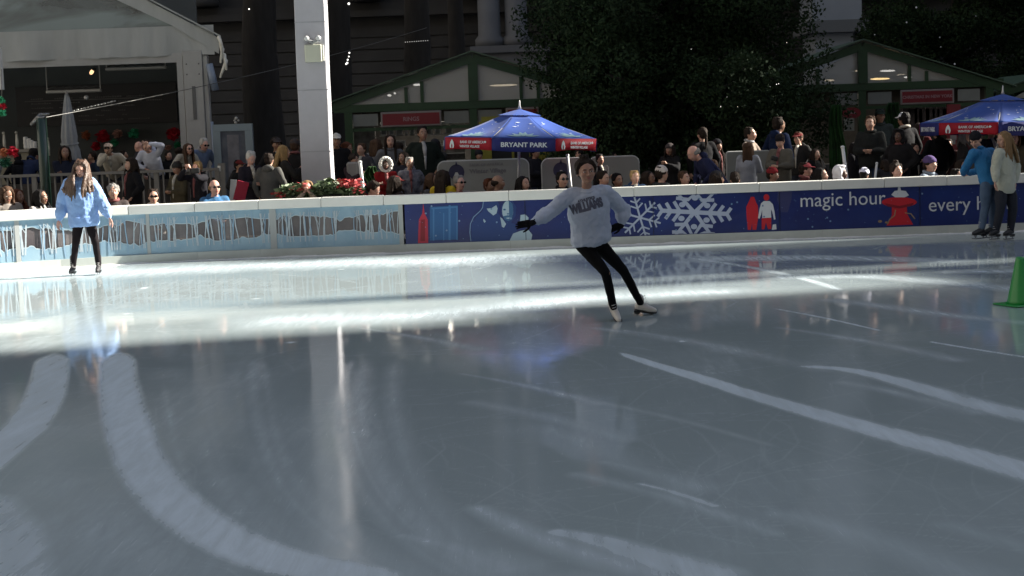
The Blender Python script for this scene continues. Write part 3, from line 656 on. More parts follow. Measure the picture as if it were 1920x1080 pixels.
heater(87, 190, 171, .62, 'long infrared heater hanging low on two rods inside the marquee')
heater(198, 312, 128, .12, 'long infrared heater mounted tight under the marquee header')
q = P(172, 135, YH); o = empty('spotlight', q, label='small amber spotlight under the marquee header', cat='light'); bm = NB(); ell(bm, (0, 0, 0), (.04, .04, .06), Matrix.Rotation(.6, 3, 'Y')); obj('bulb', bm, mat('amber_bulb', (.5, .3, .15), .3, emit=(1, .6, .3), estr=.5), o, True); bm = NB(); ell(bm, (.05, 0, .06), (.05, .05, .04)); obj('cap', bm, mat('cable_dark', (.03, .03, .03), .5), o, True)
q = P(162, 183, YH); bm = NB(); ell(bm, (0, 0, 0), (.06, .06, .06)); o = obj('mirror_ball', bm, mat('mirror_ball', (.6, .6, .6), .2, metal=1, bump=1, bscale=60), None, True); o.location = q; tag(o, 'small silver mirror ball hanging before the menu board', 'ornament')

# closed patio umbrella
YU = 31.0
def closed_umbrella():
    top, bot = P(130, 176, YU), P(146, 330, YU); t = empty('closed_umbrella', (bot.x - .12, YU, GZ + .38), label='tall closed grey patio umbrella strapped shut on the bar terrace', cat='umbrella')
    z1 = top.z - GZ - .38; bm = NB(); n = 40; rows = []
    for i in range(26):
        s = i / 25; z = z1 - s * (z1 - .35); rr = .03 + .24 * s ** .8 * (1 - .18 * max(0, s - .8) * 5 * .3); 
        if .42 < s < .5: rr *= .88
        rows.append([bm.verts.new((math.cos(2 * math.pi * k / n) * rr * (1 + .16 * math.cos(8 * 2 * math.pi * k / n + .6)), math.sin(2 * math.pi * k / n) * rr * (1 + .16 * math.cos(8 * 2 * math.pi * k / n + .6)), z)) for k in range(n)])
    for a, b in zip(rows, rows[1:]):
        for k in range(n): bm.faces.new((a[k], b[k], b[(k + 1) % n], a[(k + 1) % n]))
    bm.faces.new(rows[0][::-1]); bm.faces.new(rows[-1]); obj('canopy', bm, mat('umbrella_grey', (.27, .28, .29), .8, noise_=.1, bump=.2, bscale=12), t, True)
    bm = NB(); tube(bm, [(0, 0, 0), (0, 0, z1 + .05)], .03, 10); obj('pole', bm, railm, t)
    bm = NB(); tube(bm, [(0, 0, .0), (0, 0, .05)], .28, 20); obj('base', bm, mat('dark_alloy', (.06, .065, .065), .5), t)
    z = z1 - .46 * (z1 - .35); bm = NB(); rr = .165; pts = [(math.cos(a) * rr, math.sin(a) * rr, z + .02 * math.sin(a)) for a in [2 * math.pi * k / 24 for k in range(25)]]; tube(bm, pts, .012, 6); obj('strap', bm, mat('strap_grey', (.3, .31, .31), .7), t)
closed_umbrella()
# dark green pole with cable
YG = 27.2
gp = P(82, 300, YG); zt = P(80, 222, YG).z
gpo = empty('green_pole', (gp.x, YG, GZ), label='dark green steel pole with a cable clamp at its head before the terrace', cat='pole')
bm = NB(); loft(bm, [(0, 0, 0), (0, 0, zt - GZ)], [.088, .085], n=20); obj('shaft', bm, mat('pole_green', (.008, .030, .020), .3, coat=.3), gpo, True)
bm = NB(); loft(bm, [(0, 0, zt - GZ), (0, 0, zt - GZ + .04)], [.085, .085], n=16); limb(bm, [(0, -.02, zt - GZ + .05), (-.16, -.02, zt - GZ - .09)], [.045, .03], n=8); limb(bm, [(0, -.02, zt - GZ + .06), (.13, 0, zt - GZ + .07)], [.03, .02], n=8); obj('clamp', bm, mat('clamp_steel', (.2, .2, .2), .3, metal=.8), gpo, True)
cb = P(86, 220, YG); ce = P(800, 52, 41.0); mid = [cb.lerp(ce, t) + Vector((0, 0, -.5 * t * (1 - t))) for t in [i / 30 for i in range(31)]]
bm = NB(); tube(bm, mid, .007, 6); cab = tag(obj('stay_cable', bm, mat('cable_grey', (.11, .11, .105), .5)), 'long grey steel cable running up from the green pole behind the wrapped pylon', 'cable')
bm = NB()
for i in range(13):
    t = .050 + i * .0065; q = cb.lerp(ce, t); ell(bm, q, (.026, .012 if i % 2 else .018, .018 if i % 2 else .012), Matrix.Rotation(-.25, 3, 'Y'), 8, 6)
obj('turnbuckle_chain', bm, mat('chain_steel', (.3, .3, .29), .35, metal=.7), cab, True)

# display stand
def display(px0, px1, pt, Y, label):
    a, b = P(px0, pt, Y), P(px1, pt - 2, Y); t = empty('display_frame', ((a.x + b.x) / 2, Y, GZ), label=label, cat='display')
    hw, z = (b.x - a.x) / 2, a.z - GZ; bm = NB(); fm = mat('frame_blue_grey', (.20, .25, .28), .45)
    box(bm, -hw, hw, -.06, .06, z - .13, z); box(bm, -hw, -hw + .14, -.06, .06, 0, z - .132); box(bm, hw - .14, hw, -.06, .06, 0, z - .132); box(bm, -hw + .142, hw - .142, -.06, .06, 0, .3); obj('frame', bm, fm, t)
    bm = NB(); box(bm, -hw + .14, hw - .14, -.02, .0, .3, z - .13); obj('poster', bm, mat('poster_collage', (.03, .045, .08), .35, col2=(.13, .14, .16), nscale=2.4, bump=0), t)
    bm = NB(); box(bm, -hw + .26, -hw + .48, -.028, -.022, .5, z - .2); obj('poster_figure', bm, mat('poster_pale', (.14, .14, .16), .4, noise_=.5, nscale=3), t)
display(399, 473, 234, 30.4, 'tall blue-grey framed poster stand beside the marquee corner post')
# ------------------------------------------------------------ holiday kiosks
kg = mat('kiosk_green', (.010, .042, .014), .45, noise_=.15); kglass = bpy.data.materials.new('kiosk_glass'); kglass.use_nodes = True
kb = kglass.node_tree.nodes['Principled BSDF']; kb.inputs['Base Color'].default_value = (.50, .51, .49, 1); kb.inputs['Roughness'].default_value = .28; kb.inputs['Alpha'].default_value = .5
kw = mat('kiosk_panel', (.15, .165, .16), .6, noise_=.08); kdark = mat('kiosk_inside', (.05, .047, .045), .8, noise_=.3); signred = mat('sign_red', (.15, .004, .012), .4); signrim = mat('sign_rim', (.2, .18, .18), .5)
signtxt = mat('sign_text', (.26, .15, .17), .5)
bulbm = mat('warm_bulb', (.8, .7, .5), .4, emit=(1, .84, .6), estr=.35); bulbw = mat('white_bulb', (.8, .8, .8), .4, emit=(1, .97, .9), estr=.6)
def bar(bm, a, b, w, y0, y1):
    """straight bar from (x,z) a to b, width w"""
    d = Vector((b[0] - a[0], b[1] - a[1])); d.normalize(); nx, nz = -d.y * w / 2, d.x * w / 2
    prism(bm, [(a[0] - nx, a[1] - nz), (b[0] - nx, b[1] - nz), (b[0] + nx, b[1] + nz), (a[0] + nx, a[1] + nz)], y0, y1)
def kiosk(Y, apx, eave_l, eave_r, beam, mulls, label, signs, top_panels, shade_tone, name='holiday_kiosk'):
    O = P(apx[0], apx[1], Y); t = empty(name, (O.x, Y, GZ), label=label, cat='kiosk')
    def L(px, py): q = P(px, py, Y); return (q.x - O.x, q.z - GZ)
    ap = (0, O.z - GZ); el, er = L(*eave_l), L(*eave_r); zb = L(apx[0], beam)[1]; D = 3.2
    bm = NB(); bar(bm, (el[0], el[1] + .04), (0, ap[1] - .10), .17, -.02, .10); bar(bm, (0.0, ap[1] - .10), (er[0], er[1] + .04), .17, -.024, .096)
    obj('rafter', bm, kg, t)
    bm = NB(); box(bm, el[0] + .15, er[0] - .15, .0, .12, zb - .07, zb + .09); obj('tie_beam', bm, kg, t)
    bm = NB(); box(bm, -.10, .10, -.03, .105, zb + .092, ap[1] - .14); obj('king_post', bm, kg, t)
    sl = (ap[1] - el[1]) / (0 - el[0]); sr = (ap[1] - er[1]) / er[0]
    def rz(x): return (ap[1] - .16 + sl * x) if x < 0 else (ap[1] - .16 - sr * x)
    xs = sorted([L(m, beam)[0] for m in mulls])
    for x in xs: bm = NB(); box(bm, x - .035, x + .035, .0, .1, zb + .092, rz(x)); obj('mullion', bm, kg, t)
    bm = NB(); prism(bm, [(el[0] + .3, zb + .05), (er[0] - .3, zb + .05), (0, ap[1] - .12)], .05, .056); obj('gable_glass', bm, kglass, t)
    # roof
    bm = NB()
    for e, s in ((el, -1), (er, 1)):
        a = [(e[0] + s * .1, -.14, e[1] + .10), (0, -.14, ap[1] + .03), (0, D, ap[1] + .03), (e[0] + s * .1, D, e[1] + .10)]
        lo = [bm.verts.new(p) for p in a]; hi = [bm.verts.new((p[0], p[1], p[2] + .025)) for p in a]; bm.faces.new(lo[::-1]); bm.faces.new(hi)
        for k in range(4): bm.faces.new((lo[k], lo[(k + 1) % 4], hi[(k + 1) % 4], hi[k]))
    obj('roof', bm, mat('kiosk_roof', (.05, .09, .06), .5, noise_=.2), t)
    wx0, wx1 = el[0] + .45, er[0] - .45
    zm = zb - .42
    for x in (wx0, -.02, wx1): bm = NB(); box(bm, x - .08, x + .08, -.01, .13, 0, zb - .072); obj('post', bm, kg, t)
    bm = NB(); box(bm, wx0 + .082, wx1 - .082, .01, .11, zm - .05, zm + .02); obj('transom', bm, kg, t)
    for a, b in top_panels:
        x0, x1 = L(a, beam)[0], L(b, beam)[0]; bm = NB(); box(bm, x0, x1, .03, .06, zm + .06, zb - .11); obj('top_panel', bm, kw, t)
    for a, b, s, size in signs:
        x0, x1 = L(a, beam)[0], L(b, beam)[0]; z0, z1 = zm + .02, zb - .085; bm = NB(); box(bm, x0, x1, -.05, -.01, z0, z1); sg = obj('sign', bm, signrim, t)
        bv = sg.modifiers.new('b', 'BEVEL'); bv.width = .015; LIVE.append(sg)
        bm = NB(); box(bm, x0 + .04, x1 - .04, -.056, -.051, z0 + .04, z1 - .04); obj('sign_face', bm, signred, sg)
        text('sign_lettering', s, size, signtxt, ((x0 + x1) / 2, -.060, (z0 + z1) / 2 - size * .34), sg, 'CENTER', ext=.001, bold=.003)
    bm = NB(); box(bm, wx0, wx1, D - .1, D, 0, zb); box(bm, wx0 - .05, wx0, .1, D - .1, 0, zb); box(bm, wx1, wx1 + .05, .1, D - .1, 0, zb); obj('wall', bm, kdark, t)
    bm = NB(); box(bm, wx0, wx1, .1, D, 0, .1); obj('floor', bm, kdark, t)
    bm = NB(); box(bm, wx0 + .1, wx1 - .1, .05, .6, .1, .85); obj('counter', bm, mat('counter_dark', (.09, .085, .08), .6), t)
    return t, L, wx0, wx1, zb, zm, D, O
k1 = kiosk(33.5, (885, 100), (612, 208), (1180, 196), 197, (762, 792, 978, 1010), 'green framed glass gabled holiday kiosk with a long red sign and white framed goods', [(713, 827, 'RINGS', .12), (948, 1010, 'WARM', .10)], [(660, 707), (832, 878), (895, 940)], 1)
k2 = kiosk(34.5, (1617, 78), (1450, 150), (1895, 172), 164, (1534, 1706, 1738), 'green framed glass gabled kiosk with glowing lights partly behind the dark tree', [(1687, 1788, 'CHRISTMAS IN NEW YORK', .088)], [(1565, 1608), (1628, 1672), (1797, 1838)], 1)
k3 = kiosk(36.0, (1960, 140), (1868, 182), (2120, 196), 190, (1900, 2010), 'small green gabled kiosk roof just behind the second blue umbrella', [], [], 1)
def bulbs(name, pts, m, Y, label, r=.03, stretch=1.0):
    bm = NB()
    for px, py, s in pts: ell(bm, P(px, py, Y), (r * s * stretch, r * s * .6, r * s), seg=8, rings=5)
    return tag(obj(name, bm, m, None, True), label, 'lights')
def lamp_bar(px, py, Y, L, col_m, label):
    q = P(px, py, Y); t = empty('strip_lamp', q, label=label, cat='lamp', group='kiosk strip lamps'); bm = NB(); box(bm, -L / 2, L / 2, -.03, .03, .01, .05); obj('fitting', bm, kw, t)
    bm = NB(); ell(bm, (0, -.01, -.01), (L * .22, .03, .022)); obj('tube', bm, col_m, t, True)
for a in ((738, 174, 34.6, .25, bulbw, 'upper white lamp in the narrow end of the first kiosk gable'), (730, 178, 34.2, .2, bulbw, 'lower white lamp in the narrow end of the first kiosk gable'), (782, 158, 34.8, .4, bulbw, 'small lamp behind the narrow second gable pane'), (944, 159, 35.2, 1.4, bulbm, 'warm strip lamp behind the gable pane above the blue umbrella'),
          (1650, 147, 36, 1.0, mat('amber_tube', (.8, .6, .3), .4, emit=(1, .7, .3), estr=1.2), 'brightest amber strip lamp in the second kiosk gable'), (1664, 132, 36.4, .8, bulbw, 'white strip lamp above the amber one in the second kiosk'), (1690, 140, 36.2, .5, bulbm, 'warm lamp between the amber and the end lamps'), (1702, 144, 36, .4, bulbw, 'white lamp next to the kiosk mullion'), (1610, 132, 36.4, .4, bulbm, 'dim warm lamp left of the second kiosk king post'), (1763, 153, 36, .25, bulbm, 'small lamp in the low end of the second kiosk gable'), (1555, 150, 36, .5, bulbm, 'dim lamp half hidden by the tree in the second kiosk')): lamp_bar(*a)
# kiosk 1 goods: shelves and framed prints
t, L, wx0, wx1, zb, zm, D, O = k1
Yk = 33.5 + .35
def strip_light(x, y, z, e, L_, parent):
    ld = bpy.data.lights.new('strip_light', 'AREA'); ld.shape = 'RECTANGLE'; ld.size = L_; ld.size_y = .1; ld.energy = e; ld.color = (1, .9, .75); lo = bpy.data.objects.new('strip_light', ld); C.objects.link(lo); lo.parent = parent; lo.location = (x, y, z)
strip_light(-1.2, .62, zb - .2, 8, 2.2, t); strip_light(-.5, 1.6, zb - .1, 12, 2.5, t); strip_light(0.3, 1.4, k2[4] - .1, 6, 3, k2[0])
def kp(px, py): q = P(px, py, Yk); return q.x - O.x, q.z - GZ
bm = NB()
for py in (237, 255, 277, 292, 305): a, b = kp(712, py), kp(872, py); box(bm, a[0], b[0], .31, .55, a[1] - .012, a[1] + .008)
obj('shelf', bm, mat('shelf_white', (.28, .28, .27), .5), t)
frm, prn = mat('print_frame', (.34, .34, .33), .5), mat('print_paper', (.12, .13, .13), .7, noise_=.5, nscale=8)
names = ['blank', 'dark faced', 'pale', 'narrow', 'square', 'grey', 'light', 'faded', 'small', 'plain', 'bright', 'speckled', 'round pictured', 'low', 'dim']
def framed(px, py, w, h, lab):
    q = P(px, py, Yk - .02); e = empty('framed_print', (q.x, Yk - .02, q.z), label=lab, cat='framed print', group='framed prints on the kiosk shelves')
    bm = NB(); box(bm, -w / 2, w / 2, -.02, 0, 0, .02); box(bm, -w / 2, w / 2, -.02, 0, h - .02, h); box(bm, -w / 2, -w / 2 + .02, -.02, 0, .021, h - .021); box(bm, w / 2 - .02, w / 2, -.02, 0, .021, h - .021); obj('frame', bm, frm, e)
    bm = NB(); box(bm, -w / 2 + .02, w / 2 - .02, -.012, -.004, .02, h - .02); obj('picture', bm, prn, e)
i = 0
for row, (py, lst) in enumerate(((254, (720, 734, 749, 762, 773, 806, 821, 842)), (276, (745, 756, 820, 834)))):
    for px in lst:
        framed(px, py, (.13, .11, .14, .06, .10, .12, .12, .15)[i % 8], .16 if row == 0 else .15, '%s white framed print on the %s kiosk shelf' % (names[i], 'upper' if row == 0 else 'lower')); i += 1
r = random.Random(4); bm = NB()
for px in (718, 728, 740, 752, 765, 800, 815, 832, 850): q = kp(px, 236); wd = r.uniform(.05, .13); ell(bm, (q[0], .43, q[1] + .05), (wd, .08, .05), seg=10, rings=6)
obj('folded_goods', bm, mat('goods_pale', (.26, .27, .27), .8, noise_=.4), t, True)
for px, py, w_, h_ in ((672, 268, .2, .75), (688, 262, .16, .55), (842, 290, .2, .5), (858, 285, .15, .55), (700, 300, .2, .4)):
    q = kp(px, py); bm = NB(); box(bm, q[0] - w_, q[0] + w_, .56 + px * 1e-5, .6 + px * 1e-5, q[1] - h_ / 2, q[1] + h_ / 2)
    obj('hanging_goods', bm, mat('goods_mottled', (.13, .13, .13), .8, noise_=.8, nscale=4), t)
# yellow framed stall seen under the umbrella
yst = empty('yellow_stall', (P(962, 300, 32.2).x, 32.2, GZ), label='yellow framed stall front glimpsed under the central blue umbrella', cat='stall'); ox = P(962, 300, 32.2).x
ym = mat('stall_yellow', (.20, .19, .02), .5, noise_=.2)
for px, w_ in ((911, .24), (962, .05), (995, .05), (1020, .22)):
    x = P(px, 290, 32.2).x - ox; bm = NB(); box(bm, x - w_ / 2, x + w_ / 2, 0, .1, 0, 2.0); obj('post', bm, ym, yst)
bm = NB(); box(bm, P(905, 290, 32.2).x - ox, P(1026, 290, 32.2).x - ox, .0, .1, 2.002, 2.1); obj('lintel', bm, ym, yst)
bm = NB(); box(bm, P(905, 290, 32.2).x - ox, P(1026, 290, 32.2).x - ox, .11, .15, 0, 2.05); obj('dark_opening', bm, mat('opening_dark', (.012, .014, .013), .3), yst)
# kiosk 2 goods
t, L, wx0, wx1, zb, zm, D, O = k2
r = random.Random(6)
def drape(px, py0, py1, wpx, Y, col, label):
    a, b = P(px, py0, Y), P(px, py1, Y); e = empty('green_drape', (b.x, Y, b.z), label=label, cat='fabric drape'); h = a.z - b.z; w_ = wpx * Y / F / 2; r = random.Random(px)
    bm = NB(); rows = []; n = 26
    for i in range(14):
        s = i / 13; ww = w_ * (.35 + .65 * math.sin(min(1, (1 - s) * 1.6 + .12) * math.pi / 2)) * (1 + .10 * math.sin(s * 9 + px)); rows.append([bm.verts.new((ww * (2 * k / n - 1) + .03 * math.sin(s * 6), .05 * math.sin(k * 1.5 + s * 2) + .03 * math.sin(k * .7 + s * 5), h * s + (.04 * math.sin(k * 1.1) if i == 0 else 0))) for k in range(n + 1)])
    for p, q in zip(rows, rows[1:]):
        for k in range(n): bm.faces.new((p[k], p[k + 1], q[k + 1], q[k]))
    o = obj('fabric', bm, mat('drape_green_%d' % int(col[1] * 999), col, .9, noise_=.6, nscale=3, bump=.4), e, True); sm = o.modifiers.new('s', 'SOLIDIFY'); sm.thickness = .01; LIVE.append(o)
    bm = NB(); tube(bm, [(0, .02, -.02), (0, .02, h + .05)], .015, 8); obj('pole', bm, mat('opening_dark', (.012, .014, .013), .3), e)
drape(1570, 196, 318, 30, 31.5, (.010, .055, .010), 'tall bright green hanging fabric in front of the second kiosk')
drape(1676, 192, 250, 34, 33.6, (.010, .05, .012), 'short green fabric hanging at the second kiosk counter')
drape(700, 312, 356, 30, 28.3, (.03, .09, .02), 'low bright green fabric panel between the white post and the fur hooded person')
q = P(1596, 212, 33.9); e = empty('red_round_sign', q, label='small red sign with a pale line hanging beside the tall green fabric', cat='sign'); bm = NB(); loft(bm, [(0, 0, 0), (0, -.03, 0)], [.2, .2], [.12, .12], xdir=(1, 0, 0), n=20); obj('face', bm, signred, e)
bm = NB(); box(bm, -.08, .08, -.04, -.032, -.015, .02); obj('line', bm, signtxt, e)
bm = NB(); a, b = P(1583, 222, 33.8), P(1602, 245, 33.8); box(bm, a.x, b.x, 33.8, 33.83, b.z, a.z); tag(obj('price_board', bm, mat('price_board', (.22, .23, .2), .7, noise_=.2)), 'small pale notice board under the round red sign', 'notice')
bm = NB(); a, b = P(1776, 196, 34.0), P(1802, 322, 34.0); box(bm, a.x, b.x, 34.0, 34.08, GZ, a.z); e = tag(obj('red_door', bm, mat('panel_red', (.13, .006, .012), .5, noise_=.3)), 'dark red tall door panel at the end of the second kiosk', 'panel')
bm = NB()
for py in (258, 266, 288, 300): a = P(1784 + (py % 5), py, 34.0); box(bm, a.x - .06, a.x + .07, 33.985, 33.996, a.z - .05, a.z + .05)
obj('pasted_notes', bm, mat('note_pale', (.22, .2, .2), .8), e)
bm = NB(); r = random.Random(21)
for i in range(9):
    px = 1700 + i * 11; q = P(px, 205 + (i % 2) * 8, 34.9); wd = r.uniform(.07, .12); hh = r.uniform(.2, .6); box(bm, q.x - wd, q.x + wd, 34.9, 34.95, q.z - hh, q.z + .1)
tag(obj('hanging_textiles', bm, mat('textile_dull', (.06, .05, .05), .9, noise_=.9, nscale=3)), 'row of dull folded textiles hanging inside the second kiosk', 'textiles')

# ------------------------------------------------------------ sponsor umbrellas
ub = mat('canopy_blue', (.03, .095, .42), .75, noise_=.12, nscale=1.5, sheen=.1); ubn = mat('canopy_navy', (.008, .014, .13), .7); ur = mat('canopy_red', (.40, .006, .025), .7); uw = mat('canopy_print', (.55, .60, .66), .7); ug = mat('canopy_frost', (.22, .36, .42), .7); upole = mat('umbrella_pole', (.5, .51, .52), .3, metal=.3)
def translucent(m, k=.35):
    nt_ = m.node_tree; b = nt_.nodes['Principled BSDF']; tr = nt_.nodes.new('ShaderNodeBsdfTranslucent'); mx = nt_.nodes.new('ShaderNodeMixShader'); mx.inputs[0].default_value = k
    src = b.inputs['Base Color'].links[0].from_socket if b.inputs['Base Color'].links else None
    if src: nt_.links.new(src, tr.inputs[0])
    else: tr.inputs[0].default_value = b.inputs['Base Color'].default_value
    nt_.links.new(b.outputs[0], mx.inputs[1]); nt_.links.new(tr.outputs[0], mx.inputs[2]); nt_.links.new(mx.outputs[0], nt_.nodes['Material Output'].inputs[0])
for m_ in (ub, ur, ug): translucent(m_)
def umbrella(apx, Y, R_, rim_dz, rot, tilt, label, val=.21, zfoot=GZ):
    A = P(apx[0], apx[1], Y); t = empty('sponsor_umbrella', (A.x + math.tan(tilt) * (A.z - zfoot), Y, zfoot), label=label, cat='umbrella', group='blue and red parasols')
    t.rotation_euler = (0, -tilt, 0)
    h = (A.z - zfoot) / math.cos(tilt); zr_ = h - rim_dz; th = [rot + (k + .5) * math.pi / 4 - math.pi / 2 for k in range(8)]
    cor = [Vector((math.cos(a) * R_, math.sin(a) * R_, zr_)) for a in th]; top = Vector((0, 0, h))
    vr = .26; vt = [Vector((math.cos(a) * R_ * vr, math.sin(a) * R_ * vr, zr_ + rim_dz * .74)) for a in th]; vt2 = [v + Vector((v.x * .10, v.y * .10, .018)) for v in vt]
    for k in range(8):
        c0, c1 = cor[k], cor[(k + 1) % 8]; a0, a1 = vt[k], vt[(k + 1) % 8]; n = 10; bm = NB(); G_ = []
        for i in range(n + 1):
            row = []
            for j in range(n + 1):
                u, v = i / n, j / n; p = a0.lerp(a1, u).lerp(c0.lerp(c1, u), v); p.z -= .10 * math.sin(math.pi * v) * (.35 + .65 * math.sin(math.pi * u)) * .6 ; row.append(bm.verts.new(p))
            G_.append(row)
        for i in range(n):
            for j in range(n): bm.faces.new((G_[i][j], G_[i + 1][j], G_[i + 1][j + 1], G_[i][j + 1]))
        pn = obj('canopy_panel', bm, ub, t, True); s = pn.modifiers.new('s', 'SOLIDIFY'); s.thickness = .004; LIVE.append(pn)
        red_ = k % 2 == 0
        bm = NB(); G_ = []; nn = 14; mid_ = (c0 + c1) / 2; out = Vector((mid_.x, mid_.y, 0)).normalized(); ex = (c1 - c0).normalized()
        if ex.cross(Vector((0, 0, 1))).dot(out) < 0: pass
        for i in range(nn + 1):
            u = i / nn; p = c0.lerp(c1, u); sag = -.02 * math.sin(math.pi * u) ; G_.append([bm.verts.new(p + out * (.008 + w_ * .012 * math.sin(u * 17 + k)) + Vector((0, 0, -val * w_ + sag * w_ * (1 if not red_ else -1)))) for w_ in (0, .5, 1)])
        for i in range(nn):
            for j in range(2): bm.faces.new((G_[i][j], G_[i + 1][j], G_[i + 1][j + 1], G_[i][j + 1]))
        va = obj('valance', bm, ur if red_ else ubn, t, True); s = va.modifiers.new('s', 'SOLIDIFY'); s.thickness = .004; LIVE.append(va)
        # lettering, facing outwards
        xax = Vector((-out.y, out.x, 0)); Mx = Matrix((xax, Vector((0, 0, 1)), out)).transposed().to_euler()
        c = mid_ + out * .028
        if out.y < .25:
            if red_:
                text('lettering', 'BANK OF AMERICA', .062, uw, c + Vector((0, 0, -.095)) + xax * .10, t, rot=Mx, ext=.001, bold=.001); text('lettering', 'WINTER VILLAGE', .058, uw, c + Vector((0, 0, -.165)) + xax * .05, t, rot=Mx, ext=.001, bold=.001)
                bm = NB(); pts = [(.0, .085), (.035, .04), (.05, -.02), (.04, -.06), (.012, -.065), (.018, -.02), (.0, .02), (-.018, -.02), (-.012, -.065), (-.04, -.06), (-.05, -.02), (-.035, .04)]
                prism(bm, pts, 0, .002); lg = obj('tree_logo', bm, uw, t); lg.location = c + Vector((0, 0, -.115)) - xax * .36; lg.rotation_euler = (0, 0, math.atan2(xax.y, xax.x))
                bm = NB(); prism(bm, [(-.03, 0), (0, -.022), (.03, 0), (0, .022)], 0, .002); lg = obj('bank_emblem', bm, uw, t); lg.location = c + Vector((0, 0, -.07)) + xax * .40; lg.rotation_euler = (0, 0, math.atan2(xax.y, xax.x))
            else: text('lettering', 'BRYANT PARK', .105, uw, c + Vector((0, 0, -.145)), t, rot=Mx, ext=.001, bold=.003, sx=1.12)
        # printed half snowflake and snow on the panel
        nrm = (c1 - c0).cross(a0 - c0).normalized(); nrm = nrm if nrm.z > 0 else -nrm; up = ((a0 + a1) / 2 - mid_).normalized(); bm = NB(); r = random.Random(k * 3 + int(apx[0]))
        def pp(u, v, lift=.006):
            q = mid_ + ex * u + up * v; vv = 1 - v / ((a0 + a1) / 2 - mid_).length; q = q + Vector((0, 0, -.10 * math.sin(math.pi * min(1, max(0, vv))) * .6 * (.35 + .65 * math.cos(u / (c1 - c0).length * math.pi)))); return q + nrm * (lift + .012)
        for a in (-70, -38, 0 - 8, 8, 38, 70):
            aa = R(a); L_ = .34 if abs(a) < 20 else .3
            bm.faces.new([bm.verts.new(pp(*uv)) for uv in ((math.sin(aa) * .05 * 1, .05 + math.cos(aa) * .02), (math.sin(aa) * L_ * .55 + math.cos(aa) * .05, .05 + math.cos(aa) * L_ * .55 - math.sin(aa) * .05), (math.sin(aa) * L_, .05 + math.cos(aa) * L_), (math.sin(aa) * L_ * .55 - math.cos(aa) * .05, .05 + math.cos(aa) * L_ * .55 + math.sin(aa) * .05))])
        obj('printed_flake', bm, ug, t)
        bm = NB()
        for _ in range(9):
            v = r.uniform(.1, .8); u = r.uniform(-.42, .42) * (1 - v * .8); s = r.choice((.008, .01, .013)); w3 = s * r.choice((1, 1.4, 3.5))
            bm.faces.new([bm.verts.new(pp(u + du, v + dv, .009)) for du, dv in ((-w3, 0), (0, -s), (w3, 0), (0, s))])
        obj('printed_snow', bm, uw, t)
    bm = NB()
    for k in range(8): bm.faces.new([bm.verts.new(p) for p in (vt2[k], vt2[(k + 1) % 8], top)])
    obj('vent_cap', bm, ub, t)
    bm = NB()
    for k in range(8): tube(bm, [top - Vector((0, 0, .06)), cor[k] - Vector((0, 0, .01))], .012, 6); tube(bm, [(0, 0, zr_ - .25), Vector((0, 0, zr_ - .05)).lerp(cor[k], .5) + Vector((0, 0, .12))], .009, 6)
    obj('ribs', bm, upole, t)
    bm = NB(); tube(bm, [(0, 0, 0), (0, 0, h + .02)], .024, 12); obj('pole', bm, upole, t, True)
    bm = NB(); loft(bm, [(0, 0, h), (0, 0, h + .06), (0, 0, h + .13), (0, 0, h + .15)], [.035, .016, .012, .004], n=10); obj('finial', bm, upole, t, True)
    bm = NB(); loft(bm, [(0, 0, 0), (0, 0, .06), (0, 0, .09)], [.34, .34, .1], n=24); obj('base', bm, mat('dark_alloy', (.06, .065, .065), .5), t)
umbrella((974, 204), 27.8, 1.38, .50, R(3), R(-2.6), 'blue and red sponsor umbrella open in front of the first kiosk')
umbrella((1880, 176), 28.2, 1.40, .50, R(3), R(-1.5), 'blue and red sponsor umbrella above the skating couple')

# ------------------------------------------------------------ hoardings and white posts
hm = mat('hoarding_sheet', (.20, .21, .20), .6, noise_=.14, nscale=1.2, bump=.6, bscale=2.5); htx = mat('hoarding_print', (.13, .13, .14), .7); hlogo = mat('hoarding_logo', (.02, .022, .06), .6)
def hoarding(px0, px1, pt, Y, label, logo=None, lean=.08, rad=.12):
    a, b = P(px0, pt, Y), P(px1, pt - (px1 - px0) * .035, Y); hw = (b.x - a.x) / 2; h = a.z - GZ; t = empty('hoarding', ((a.x + b.x) / 2, Y, GZ), label=label, cat='hoarding', group='grey sheeted hoardings by the rink')
    def arc(cx, cz, a0): return [(cx + rad * math.cos(a0 + i * math.pi / 12), cz + rad * math.sin(a0 + i * math.pi / 12)) for i in range(7)]
    pts = [(-hw, 0), (hw, 0)] + arc(hw - rad, h - rad, 0) + arc(-hw + rad, h - rad, math.pi / 2)
    bm = NB(); prism(bm, pts, 0, .05); obj('sheet', bm, hm, t)
    out = [(x * 1.0, z) for x, z in pts[1:] + [pts[0]]]; bm = NB(); tube(bm, [(x, .025, z) for x, z in out], .022, 6); obj('frame_tube', bm, mat('frame_tube', (.36, .37, .36), .4), t, True)
    if logo:
        q = P(logo[0], logo[1], Y); lx, lz = q.x - t.location.x, q.z - GZ
        bm = NB(); loft(bm, [(lx, -.001, lz), (lx, -.006, lz)], [.145, .145], n=24); obj('round_logo', bm, hlogo, t)
        bm = NB(); prism(bm, [(lx - .03, lz + .12), (lx + .03, lz + .12), (lx, lz + .20)], -.006, -.001); obj('logo_tip', bm, hlogo, t)
        bm = NB(); prism(bm, [(lx - .07, lz - .12), (lx + .07, lz - .12), (lx + .02, lz + .0), (lx - .02, lz + .0)], -.011, -.007); obj('logo_figure', bm, mat('frame_tube', (.36, .37, .36), .4), t)
        if logo[2]:
            text('lettering', 'BANK OF AMERICA', .072, htx, (lx + .24, -.004, lz + .10), t, 'LEFT', ext=.001); text('lettering', 'Winter Village', .115, htx, (lx + .24, -.004, lz - .03), t, 'LEFT', ext=.001, bold=.003)
    return t
